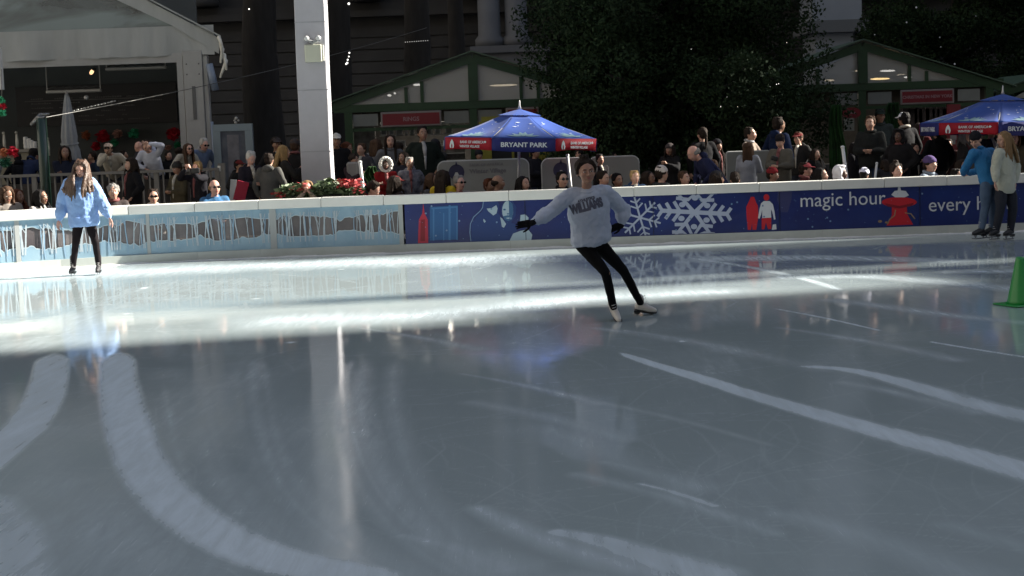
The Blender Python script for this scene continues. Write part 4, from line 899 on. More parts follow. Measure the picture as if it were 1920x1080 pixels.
hoarding(821, 990, 304, 29.5, 'long grey sheeted hoarding with a dark round logo and lettering behind the umbrella pole', (856, 323, 1))
hoarding(1016, 1100, 299, 29.4, 'short grey hoarding with a partly hidden round logo behind the leaning skater', (1052, 319, 0))
hoarding(1105, 1197, 296, 29.8, 'grey hoarding with one rounded corner beside the dark tree', None)
hoarding(1363, 1442, 286, 28.8, 'pale grey hoarding behind the long haired woman in the light jacket', None, rad=.03)
hoarding(1442, 1470, 300, 29.2, 'narrow grey hoarding piece behind the man in the dark cap', None, rad=.03)
wm = mat('post_white', (.62, .64, .64), .4)
def wpost(p0, p1, Y, r, label):
    a, b = P(*p0, Y), P(*p1, Y); b = a + (b - a) * ((a.z - GZ) / (a.z - b.z)); t = empty('white_post', b, label=label, cat='post', group='white posts behind the rink'); d = a - b
    bm = NB(); tube(bm, [(0, 0, 0), d], r, 12); obj('tube', bm, wm, t, True); bm = NB(); ell(bm, d, (r * 1.25, r * 1.25, r)); obj('cap', bm, wm, t, True); bm = NB(); loft(bm, [(0, 0, 0), (0, 0, .03)], [.16, .15], n=18); obj('foot', bm, mat('dark_alloy', (.06, .065, .065), .5), t, True)
wpost((675, 304), (681, 355), 27.3, .028, 'bright white post just beside the pylon planter')
wpost((1064, 291), (1068, 330), 28.6, .026, 'pale post standing behind the black jacketed man in sunglasses')
wpost((1580, 276), (1587, 330), 27.2, .03, 'white leaning post beside the child in the white hood')
wpost((1644, 306), (1641, 332), 27.4, .02, 'thin pale post in front of the man with folded hands')
bm = NB(); a, b = P(649, 304, 28.8), P(671, 304, 28.8); box(bm, a.x, b.x, 28.8, 29.1, GZ, a.z); o = tag(obj('grey_bin', bm, mat('bin_grey', (.17, .165, .16), .6, noise_=.2, nscale=2)), 'grey box shaped bin behind the poinsettia planter', 'bin'); bv = o.modifiers.new('b', 'BEVEL'); bv.width = .03; LIVE.append(o)
bm = NB(); q = P(247, 350, 27.1)
# white folded sandwich sign near the display
a = P(434, 336, 28.2); bm = NB(); box(bm, -.05, .05, 0, .04, 0, a.z - GZ, Matrix.Rotation(.12, 4, 'Y')); o = obj('white_sign_edge', bm, wm); o.location = (a.x - .1, 28.2, GZ); tag(o, 'narrow white folded sign edge next to the grey haired man', 'sign')

# ------------------------------------------------------------ green cone
q = G(1913, 572); cn = empty('traffic_cone', q, label='bright green plastic traffic cone standing on the ice', cat='cone')
gm = mat('cone_green', (.012, .26, .05), .35, noise_=.06, coat=.2); bm = NB()
box(bm, -.19, .19, -.19, .19, 0.002, .018); o = obj('base', bm, gm, cn); bv = o.modifiers.new('b', 'BEVEL'); bv.width = .012; LIVE.append(o); o.rotation_euler = (0, 0, .35)
bm = NB(); loft(bm, [(0, 0, .016), (0, 0, .05), (0, 0, .44), (0, 0, .47), (0, 0, .475)], [.145, .122, .045, .04, .03], n=32); obj('body', bm, gm, cn, True)

# ------------------------------------------------------------ trees
def foliage(name, r, blobs, n, size, m, parent, shell=.55):
    vs = np.zeros((n * 4, 3)); rs = np.random.RandomState(r)
    w_ = np.array([b[1][0] * b[1][1] * b[1][2] for b in blobs]); w_ = w_ / w_.sum(); ch = rs.choice(len(blobs), n, p=w_)
    c = np.array([b[0] for b in blobs])[ch]; rr = np.array([b[1] for b in blobs])[ch]
    d = rs.normal(size=(n, 3)); d /= np.linalg.norm(d, axis=1)[:, None]; rad = shell + (1.06 - shell) * rs.rand(n) ** .7
    p = c + d * rr * rad[:, None]
    # clumping
    p += .12 * np.sin(p[:, [1, 2, 0]] * 5.3 + 1.1) 
    u = rs.normal(size=(n, 3)); u /= np.linalg.norm(u, axis=1)[:, None]; v = np.cross(u, rs.normal(size=(n, 3))); v /= np.linalg.norm(v, axis=1)[:, None]
    s = (size * (.5 + rs.rand(n)))[:, None]
    vs[0::4] = p - u * s * .5; vs[1::4] = p + v * s * .28; vs[2::4] = p + u * s * .5; vs[3::4] = p - v * s * .28
    me = bpy.data.meshes.new(name); me.vertices.add(n * 4); me.vertices.foreach_set('co', vs.ravel()); me.loops.add(n * 4); me.loops.foreach_set('vertex_index', np.arange(n * 4, dtype=np.int32))
    me.polygons.add(n); me.polygons.foreach_set('loop_start', np.arange(0, n * 4, 4, dtype=np.int32)); me.update(calc_edges=True)
    return obj(name, me, m, parent)
holly = mat('holly_leaf', (.020, .042, .015), .8, spec=.2, col2=(.008, .017, .007), nscale=.8); bark = mat('bark', (.022, .020, .018), .95, noise_=.35, nscale=5, bump=.8, bscale=9, stretch=(1, 1, .25))
def evergreen(x, y, blobs, n, label, seed, size=.17):
    t = empty('evergreen_tree', (x, y, GZ), label=label, cat='tree'); zt_ = max(b[0][2] for b in blobs)
    bm = NB(); loft(bm, [(0, 0, 0), (.1, 0, 2), (0, .1, 4.5), (.1, 0, zt_)], [.28, .22, .14, .04], n=12)
    r = random.Random(seed)
    for b in blobs[::2]: tube(bm, [(0, 0, max(.8, b[0][2] - .8)), (b[0][0] * .5, b[0][1] * .5, b[0][2] - .2), (b[0][0], b[0][1], b[0][2])], [.07, .05, .02], 6)
    obj('trunk', bm, bark, t, True); foliage('crown', seed, blobs, int(n * 3.6), size * .44, holly, t); return t
r = random.Random(31); blobs = []
tx0, tx1 = P(1000, 200, 32.3).x, P(1530, 200, 32.3).x; txc = (tx0 + tx1) / 2
for i in range(46):
    z = r.uniform(.7, 8.3); wx = (tx1 - tx0) / 2 - .55; f_ = 1.0 if z < 5 else 1 - (z - 5) * .10
    blobs.append(((r.uniform(-wx, wx) * f_ * (1 if z > 2.2 else .92), r.uniform(-1.5, 1.3), z), (r.uniform(.7, 1.15), r.uniform(.7, 1.1), r.uniform(.5, .85))))
for z in (1, 2, 3, 4, 5, 6, 7): blobs.append(((0, .3, z), (2.5, 1.2, .9)))
for (a, b) in ((1030, 110), (1020, 30), (1060, 210), (1130, 265), (1515, 180), (1500, 90), (1480, 20), (1540, 215), (1500, 250), (1440, 270)):
    q = P(a, b, 32.3); blobs.append(((q.x - txc, r.uniform(-.4, .4), q.z - GZ), (.62, .6, .55)))
evergreen(txc, 32.3, blobs, 60000, 'huge dense dark evergreen tree filling the space between the two kiosks', 5)
r = random.Random(32); blobs = []
a = P(1660, 60, 43).x; b = P(1930, 60, 43).x
for i in range(40): blobs.append(((r.uniform(-(b - a) / 2, (b - a) / 2), r.uniform(-1, 1), r.uniform(2, 8.5)), (r.uniform(.7, 1.1), .8, r.uniform(.5, .9))))
evergreen((a + b) / 2, 43, blobs, 26000, 'dark evergreen tree rising behind the second kiosk roof', 6, .2)
def trunk_tree(px, Y, rad, h, label, seed, lean=0):
    q = P(px, 200, Y); t = empty('plane_tree', (q.x, Y, GZ), label=label, cat='tree', group='bare trees before the library'); r = random.Random(seed)
    pts = [(lean * i / 8 + .06 * math.sin(i * 1.3 + seed), 0, h * i / 8) for i in range(9)]; bm = NB(); loft(bm, pts, [rad * (1.25 - .09 * i) if i else rad * 1.5 for i in range(9)], n=18); obj('trunk', bm, bark, t, True)
    bm = NB()
    for k in range(7):
        z = h * r.uniform(.62, 1); a_ = r.uniform(0, 6.28); L_ = r.uniform(1.6, 3); tube(bm, [(lean * z / h, 0, z), (math.cos(a_) * L_ * .5, math.sin(a_) * L_ * .5, z + L_ * .5), (math.cos(a_) * L_, math.sin(a_) * L_, z + L_)], [rad * .4, rad * .22, rad * .08], 7)
        for j in range(5): b_ = a_ + r.uniform(-.9, .9); c0_ = Vector((math.cos(a_) * L_ * .6, math.sin(a_) * L_ * .6, z + L_ * .6)); tube(bm, [c0_, c0_ + Vector((math.cos(b_), math.sin(b_), .5)) * r.uniform(.6, 1.4)], [rad * .1, .01], 5)
    obj('limbs', bm, bark, t, True); return t
trunk_tree(490, 41, .46, 11, 'thick dark bare tree trunk behind the marquee corner', 1, .2)
trunk_tree(636, 42, .40, 11, 'dark bare tree trunk half hidden by the wrapped pylon', 2)
trunk_tree(785, 43, .36, 11, 'bare tree trunk with a dotted light strip above the first kiosk', 3)
trunk_tree(850, 47, .25, 11, 'slimmer bare tree trunk between the kiosk apex and the stone columns', 4, .3)
bulbs('string_light', [(728 / 1, 2, 1)] if False else [(654, 7, 1.1), (655, 99, .8), (654, 106, .7), (652, 112, .8), (651, 118, 1), (649, 120, .8)], bulbw, 41.4, 'small white lights clinging to the dark tree beside the wrapped pylon', .028)
bulbs('string_light', [(330, 5, 1), (336, 10, 1), (333, 15, .9), (467, 17, .7)], bulbw, 40, 'tiny white lights on the dark trunk above the marquee roof', .028)
bulbs('string_light', [(760 + i * 4.2, 79 - i * .3, .45) for i in range(11)], mat('faint_bulb', (.3, .3, .3), .4, emit=(1, .97, .9), estr=.12), 42.4, 'faint dotted line of tiny lights round a trunk above the first kiosk', .028)
bulbs('string_light', [(1296, 92, .5), (1456, 158, 1), (1460, 157, .8), (1351, 200, 1), (1363, 182, .6), (1354, 201, .9), (1383, 200, .7), (1430, 168, .6), (1444, 163, .7), (1475, 80, .6)], bulbw, 30.7, 'scattered small white lights caught in the huge evergreen tree', .009)
bulbs('string_light', [(1718, 14, .8), (1762, 70, .6), (1790, 120, .8), (1764, 88, .5), (1700, 42, .7), (1830, 30, .5), (1640, 65, .5)], mat('dim_bulb', (.4, .4, .4), .4, emit=(.8, .85, 1), estr=.03), 41.8, 'dim cool lights scattered over the tree behind the second kiosk', .03)
bulbs('string_light', [(443, 222, 1.2), (440, 226, .8), (447, 226, .8), (442, 230, 1)], mat('chain_steel', (.45, .45, .44), .25, metal=.9), 30, 'small silver ornament on top of the blue-grey poster stand', .03)

# ------------------------------------------------------------ library behind
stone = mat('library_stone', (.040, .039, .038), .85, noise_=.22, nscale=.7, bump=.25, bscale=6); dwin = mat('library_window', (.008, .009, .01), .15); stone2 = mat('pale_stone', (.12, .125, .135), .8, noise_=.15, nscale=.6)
YL = 60.0
lib = empty('library_building', (0, YL, GZ), label='dark stone library facade with banded base, tall bays and columns', cat='building')
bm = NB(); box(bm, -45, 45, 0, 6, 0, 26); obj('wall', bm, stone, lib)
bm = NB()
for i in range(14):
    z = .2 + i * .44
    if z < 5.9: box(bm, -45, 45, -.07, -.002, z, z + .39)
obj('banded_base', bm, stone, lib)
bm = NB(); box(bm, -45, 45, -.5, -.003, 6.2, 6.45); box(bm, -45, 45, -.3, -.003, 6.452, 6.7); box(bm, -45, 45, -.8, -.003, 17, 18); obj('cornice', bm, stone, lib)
for k in range(12):
    x = -33 + k * 6.0
    bm = NB(); pts = [(x - 1.2, 8), (x + 1.2, 8)] + [(x + 1.2 * math.cos(a), 13 + 1.2 * math.sin(a)) for a in [i * math.pi / 12 for i in range(13)]]
    prism(bm, pts, -.03, .3); wn = obj('window', bm, dwin, lib)
    bm = NB(); bar(bm, (x, 8.05), (x, 14), .12, -.1, -.035); bar(bm, (x - 1.15, 10.5), (x + 1.15, 10.5), .12, -.12, -.04); obj('window_bars', bm, stone, wn)
    for s in (-1, 1):
        xx = x + s * 2.0; bm = NB(); loft(bm, [(xx, -.55, 6.75), (xx, -.55, 6.95), (xx, -.55, 7.1), (xx, -.55, 11), (xx, -.55, 15.8), (xx, -.55, 16.0), (xx, -.55, 16.9)], [.62, .62, .5, .48, .42, .55, .62], n=22); obj('column', bm, stone, lib, True)
x0, x1 = P(905, 30, YL).x, P(1002, 30, YL).x
por = empty('stone_portico', ((x0 + x1) / 2, YL - 2.4, GZ), label='paired pale stone columns on a plinth above the first kiosk apex', cat='portico'); W_ = (x1 - x0) / 2
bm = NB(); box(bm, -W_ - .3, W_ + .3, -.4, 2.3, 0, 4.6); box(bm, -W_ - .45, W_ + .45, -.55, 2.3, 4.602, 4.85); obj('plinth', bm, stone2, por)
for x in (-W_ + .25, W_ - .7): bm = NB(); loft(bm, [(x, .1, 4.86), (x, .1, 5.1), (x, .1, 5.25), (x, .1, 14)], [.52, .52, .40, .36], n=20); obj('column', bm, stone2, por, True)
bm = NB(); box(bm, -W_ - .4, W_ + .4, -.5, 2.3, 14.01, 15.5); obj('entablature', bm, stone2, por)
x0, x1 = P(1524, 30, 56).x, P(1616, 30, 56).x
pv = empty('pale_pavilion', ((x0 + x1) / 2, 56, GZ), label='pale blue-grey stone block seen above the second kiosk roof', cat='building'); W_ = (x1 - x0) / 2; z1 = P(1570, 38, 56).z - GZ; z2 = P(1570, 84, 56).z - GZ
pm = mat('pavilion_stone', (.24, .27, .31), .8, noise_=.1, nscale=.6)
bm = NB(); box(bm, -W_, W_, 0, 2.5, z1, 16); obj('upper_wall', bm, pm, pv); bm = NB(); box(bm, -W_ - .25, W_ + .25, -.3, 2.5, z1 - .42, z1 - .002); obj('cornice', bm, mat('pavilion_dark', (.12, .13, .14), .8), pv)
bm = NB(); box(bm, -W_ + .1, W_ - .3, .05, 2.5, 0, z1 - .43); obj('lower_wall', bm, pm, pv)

# ------------------------------------------------------------ surrounding city outside the frame, with slabs added to shape the light
tower_m = mat('tower_stone', (.16, .15, .14), .85, noise_=.2, nscale=.1); tower_g = mat('tower_glass', (.03, .035, .04), .15)
S2 = Vector((math.cos(R(SUN_AZ)), math.sin(R(SUN_AZ)), 0)); N2 = Vector((-math.sin(R(SUN_AZ)), math.cos(R(SUN_AZ)), 0)); TE = math.tan(R(SUN_EL))
def tower(p0, p1, dist, h, label, depth=14, zb=0.0, cat='building'):  # unseen slabs, cut and spaced to shape sun and shade on the rink
    """block whose long faces run along the sun's bearing; p = offset across that bearing"""
    c = S2 * (dist + depth / 2) + N2 * ((p0 + p1) / 2); t = empty('unseen_tower', (c.x, c.y, zb), SUN_AZ * math.pi / 180, label=label, cat=cat, group='city blocks around the park')
    w_ = (p1 - p0) / 2; bm = NB(); box(bm, -depth / 2, depth / 2, -w_, w_, 0, h); obj('wall', bm, tower_m, t)
    if w_ > 2:
        bm = NB(); z = 3
        while z < h - 2:
            k = max(1, int(2 * w_ / 3.2))
            for i in range(k): y = -w_ + (i + .5) * 2 * w_ / k; box(bm, -depth / 2 - .06, -depth / 2 - .01, y - .8, y + .8, z, z + 1.8)
            z += 3.6
        obj('windows', bm, tower_g, t)
    return t
def hfor(dist, s_tip): return TE * (dist - s_tip)   # height so that the shadow tip lies at s_tip along the bearing
tower(-75, 15.45, 92, 62, 'broad grey office block whose shadow covers the near ice', 20)
tower(15.46, 16.5, 92, hfor(92, 3.0), 'lower unseen slab added to taper the sunlit band', 14)  # added slab, its height set only to narrow the sunlit band
tower(16.52, 18.03, 92, hfor(92, 8.5), 'lowest unseen slab added to end the sunlit band of ice', 14)
tower(18.05, 18.62, 84, 46, 'slender unseen shaft added to throw the thin dark streak on the ice', .8, cat='shade shaft')  # added shaft, there only for its streak of shadow
tower(18.85, 23.5, 92, hfor(92, 4.8), 'low unseen block shaped to shade the far half of the ice', 14)
tower(24.9, 26.2, 92, hfor(92, 1.2), 'narrow low unseen slab added to shade the far rink board', 14)
tower(26.3, 27.0, 92, hfor(92, 3.6), 'thin low unseen slab added to dim the crowd', 14)  # added slab that takes sun off the spectators
tower(28.4, 31.08, 92, hfor(92, -2.5), 'medium height unseen block added to keep the huge evergreen tree in shade', 14)
tower(31.1, 110, 92, 62, 'wide grey office block keeping the kiosks and the library in shade', 20)
def block(x0, x1, y0, y1, h, label):
    t = empty('unseen_tower', ((x0 + x1) / 2, (y0 + y1) / 2, 0), label=label, cat='building', group='city blocks around the park'); bm = NB(); box(bm, x0 - t.location.x, x1 - t.location.x, y0 - t.location.y, y1 - t.location.y, 0, h); obj('wall', bm, tower_m, t)
block(-120, -70, -60, 110, 80, 'long office block closing the park on the side of the marquee')
block(-68, 90, -85, -60, 90, 'wide stone office block behind the photographer')
block(-70, 120, 75, 95, 60, 'tall office block rising behind the library')

# ------------------------------------------------------------ people
SKIN = {'light': (.52, .31, .23), 'mid': (.36, .20, .13), 'tan': (.27, .15, .10), 'dark': (.10, .05, .032), 'pink': (.58, .33, .26)}
def skin_m(k): return mat('skin_' + k, SKIN[k], .5, noise_=.08, nscale=20, sss=.12)
HAIR = {'black': (.012, .010, .010), 'dark': (.03, .020, .015), 'brown': (.085, .048, .030), 'auburn': (.13, .045, .022), 'grey': (.28, .27, .26), 'white': (.6, .58, .54), 'blond': (.42, .28, .13), 'sand': (.30, .19, .10)}
def hair_m(k): return mat('hair_' + k, HAIR[k], .7, spec=.15, col2=tuple(c * .5 for c in HAIR[k]), nscale=25, bump=.6, bscale=50, stretch=(1, 1, .15))
def ik(a, t, la, lb, pole):
    d = t - a; L = min(d.length, (la + lb) * .995); d = d.normalized(); t = a + d * L; x = (la * la - lb * lb + L * L) / (2 * L); h = math.sqrt(max(0, la * la - x * x)); p = pole - d * pole.dot(d); p.normalize(); return a + d * x + p * h, t
def hand(bm, w, d, nrm, side, s, curl=.35, spread=.12):
    """palm + four fingers + thumb; d finger direction, nrm palm normal"""
    d = d.normalized(); nrm = (nrm - d * nrm.dot(d)).normalized(); a = d.cross(nrm) * side
    M_ = Matrix((a, d, nrm)).transposed(); c = w + d * .045 * s; ell(bm, c, (.041 * s, .052 * s, .017 * s), M_, 12, 8)
    for i, (L, o) in enumerate(((.068, .029), (.078, .010), (.072, -.010), (.056, -.028))):
        p = w + d * .082 * s + a * o * s; fd = (d + a * (o * spread * 18)).normalized(); pts = [w + d * .05 * s + a * o * .8 * s, p]; rs = [.011 * s, .0095 * s]
        for j in range(3): 
            ang = curl * (j + .6); fdir = (fd * math.cos(ang) + nrm * math.sin(ang)); p = p + fdir * L * s * (.42, .32, .26)[j]; pts.append(p); rs.append((.0088, .008, .0068)[j] * s)
        limb(bm, pts, rs, 8)
    p0 = w + d * .02 * s + a * .022 * s; p1 = p0 + (a * .8 + d * .6 + nrm * .3).normalized() * .038 * s; p2 = p1 + (a * .4 + d * .9 + nrm * .3).normalized() * .032 * s; p3 = p2 + (a * .15 + d + nrm * .35).normalized() * .024 * s
    limb(bm, [p0, p1, p2, p3], [.014 * s, .011 * s, .0098 * s, .008 * s], 8)
def head_parts(bm, c, M_, s):
    def e(p, r, mm=None): ell(bm, c + M_ @ (Vector(p) * s), tuple(x * s for x in r), M_ if mm is None else M_ @ mm, 14, 10)
    e((0, .012, .025), (.075, .094, .092)); e((0, -.028, -.028), (.060, .060, .082)); e((0, -.055, -.088), (.028, .028, .022)); e((0, -.02, -.062), (.05, .05, .04))
    for q in (-1, 1): e((q * .034, -.056, -.022), (.028, .030, .032)); e((q * .077, .012, -.004), (.010, .020, .031)); e((q * .031, -.080, .036), (.022, .010, .008))
    limb(bm, [c + M_ @ (Vector(p) * s) for p in ((0, -.082, .022), (0, -.098, -.004), (0, -.106, -.020))], [.008 * s, .0095 * s, .012 * s], 8)
    e((.010, -.096, -.022), (.008, .009, .007)); e((-.010, -.096, -.022), (.008, .009, .007)); e((0, -.083, -.049), (.024, .010, .011)); 
def face(o, c, M_, s, eyes='open', lip=(.30, .10, .09), browc=(.03, .02, .015), detail=True):
    Mx = M_.to_4x4(); lm = mat('lips_%d' % int(lip[0] * 100), lip, .5); em = mat('eye_white', (.6, .58, .56), .25); im = mat('iris', (.03, .018, .012), .2); br = mat('brow_%d' % int(browc[0] * 1000), browc, .8)
    def T(p): return c + M_ @ (Vector(p) * s)
    for q in (-1, 1):
        bm = NB(); ell(bm, T((q * .0305, -.0855, .013)), (.0125 * s, .009 * s, (.0058 if eyes == 'open' else .0025) * s), M_, 12, 8); eo = obj('eye', bm, em if eyes == 'open' else br, o, True)
        if eyes == 'open': bm = NB(); ell(bm, T((q * .0300, -.0915, .013)), (.0062 * s, .0045 * s, .0056 * s), M_, 10, 6); obj('iris', bm, im, eo, True)
        bm = NB(); tube(bm, [T((q * .014, -.091, .033)), T((q * .031, -.0925, .038)), T((q * .047, -.080, .033))], [.0032 * s, .0040 * s, .0022 * s], 6); obj('eyebrow', bm, br, o, True)
    bm = NB(); tube(bm, [T((-.023, -.082, -.049)), T((-.009, -.0945, -.0455)), T((0, -.095, -.0475)), T((.009, -.0945, -.0455)), T((.023, -.082, -.049))], [.001 * s, .0042 * s, .0042 * s, .0042 * s, .001 * s], 6); tube(bm, [T((-.019, -.083, -.053)), T((0, -.0935, -.0565)), T((.019, -.083, -.053))], [.001 * s, .0058 * s, .001 * s], 6); obj('lips', bm, lm, o, True)
def hair(o, kind, col, c, M_, s, vox, r):
    def T(p): return c + M_ @ (Vector(p) * s)
    bm = NB(); K = M_
    def e(p, rr): ell(bm, T(p), tuple(x * s for x in rr), K, 16, 10)
    if kind in ('short', 'long', 'bun', 'curly', 'bob', 'pony', 'bangs'):
        e((0, .032, .046), (.086, .094, .086)); e((0, .055, -.005), (.072, .068, .075))
        for q in (-1, 1): e((q * .072, .01, .03), (.014, .04, .045))
    if kind == 'short':
        for i in range(16): a = r.uniform(0, 6.28); e((.05 * math.cos(a), .03 + .05 * math.sin(a), .112 - .02 * r.random()), (.028, .028, .02))
    if kind == 'receding': e((0, .055, .0), (.082, .066, .06)); [e((q * .073, .02, .0), (.014, .045, .035)) for q in (-1, 1)]
    if kind == 'curly':
        for i in range(46): v = Vector((r.gauss(0, 1), r.gauss(0, 1) * .9 + .35, abs(r.gauss(0, 1)) * .9 - .2)).normalized(); e((v.x * .085, .03 + v.y * .09, .04 + v.z * .088), (.024, .024, .022))
    if kind == 'bun':
        e((0, .03, .148), (.036, .036, .030))
        for i in range(14): a = i * .45; e((.032 * math.cos(a), .03 + .032 * math.sin(a), .150 + .016 * math.sin(i * 2)), (.015, .015, .014))
        for q in (-1, 1): limb(bm, [T((q * .055, -.03, .098)), T((q * .080, -.018, .045)), T((q * .086, .005, -.01))], [.020 * s, .015 * s, .008 * s], 8)
        e((0, .038, .060), (.093, .097, .088)); e((0, .05, .0), (.084, .07, .07))
    if kind in ('long', 'bob', 'bangs'):
        L = .42 if kind == 'long' else .2
        for q in (-1, 1):
            for k in range(6):
                y0 = -.02 + k * .016; wv = r.uniform(-.012, .012); yy = y0 if k > 1 else -.045
                limb(bm, [T((q * .062, y0, .09)), T((q * .087, y0, .02)), T((q * .088, y0 - .008, -.07)), T((q * (.085 + wv), yy - .03, -L * .55)), T((q * (.080 + wv), yy - .055, -L * (.8 + .2 * r.random())))], [.02 * s, .021 * s, .022 * s, .018 * s, .006 * s], 7)
        for k in range(-3, 4): limb(bm, [T((k * .022, .08, .06)), T((k * .024, .105, -.05)), T((k * .026, .12, -L * .6)), T((k * .024, .13, -L))], [.03 * s, .03 * s, .026 * s, .008 * s], 7)
    if kind == 'bangs': e((0, -.052, .082), (.06, .03, .03))
    if kind == 'pony': limb(bm, [T((0, .10, .06)), T((0, .15, .0)), T((0, .15, -.15)), T((0, .13, -.25))], [.03 * s, .032 * s, .026 * s, .008 * s], 8)
    h = obj('hair', bm, hair_m(col), o); remesh(h, vox, 1, .010 * s, .02); return h
def hat(o, kind, col, c, M_, s, vox):
    def T(p): return c + M_ @ (Vector(p) * s)
    m = cloth(col); bm = NB()
    def e(p, rr): ell(bm, T(p), tuple(x * s for x in rr), M_, 16, 10)
    if kind == 'beanie': e((0, .018, .062), (.090, .106, .085)); loft(bm, [T((0, .012, .035)), T((0, .016, .072))], [.092 * s, .092 * s], [.108 * s, .108 * s], xdir=M_ @ Vector((1, 0, 0)), n=20)
    if kind == 'pompom': e((0, .018, .062), (.090, .106, .085)); e((0, .02, .165), (.035, .035, .035))
    if kind in ('cap', 'capback'):
        e((0, .015, .058), (.086, .102, .072)); q = -1 if kind == 'cap' else 1; loft(bm, [T((0, q * .06, .052)), T((0, q * .165, .040))], [.078 * s, .055 * s], [.012 * s, .008 * s], xdir=M_ @ Vector((1, 0, 0)), n=16)
    if kind == 'hood':
        e((0, .045, .035), (.108, .112, .120)); e((0, .06, -.05), (.10, .09, .09)); [e((q * .095, -.0, .02), (.030, .05, .10)) for q in (-1, 1)]; e((0, -.01, .125), (.08, .07, .025)); [e((q * .07, -.01, -.09), (.04, .05, .05)) for q in (-1, 1)]
    if kind == 'furhood':
        for i in range(30): a = 2 * math.pi * i / 30; e((.112 * math.cos(a), -.045 + .02 * math.sin(i * 3), .012 + .13 * math.sin(a)), (.032, .035, .032))
        e((0, .055, .03), (.12, .11, .13))
    h = obj('hat' if 'hood' not in kind else 'hood', bm, m, o); remesh(h, vox, 2, .004 * s if kind != 'furhood' else .03, .02); return h
def glasses(o, c, M_, s, dark=True):
    def T(p): return c + M_ @ (Vector(p) * s)
    bm = NB()
    for q in (-1, 1): ell(bm, T((q * .032, -.097, .012)), (.026 * s, .006 * s, .020 * s), M_, 14, 8); tube(bm, [T((q * .056, -.092, .016)), T((q * .078, -.03, .016)), T((q * .08, .01, .012))], .003 * s, 6)
    tube(bm, [T((-.012, -.1, .016)), T((.012, -.1, .016))], .003 * s, 6)
    return obj('sunglasses' if dark else 'glasses', bm, mat('shade_lens', (.008, .007, .007), .12), o, True)

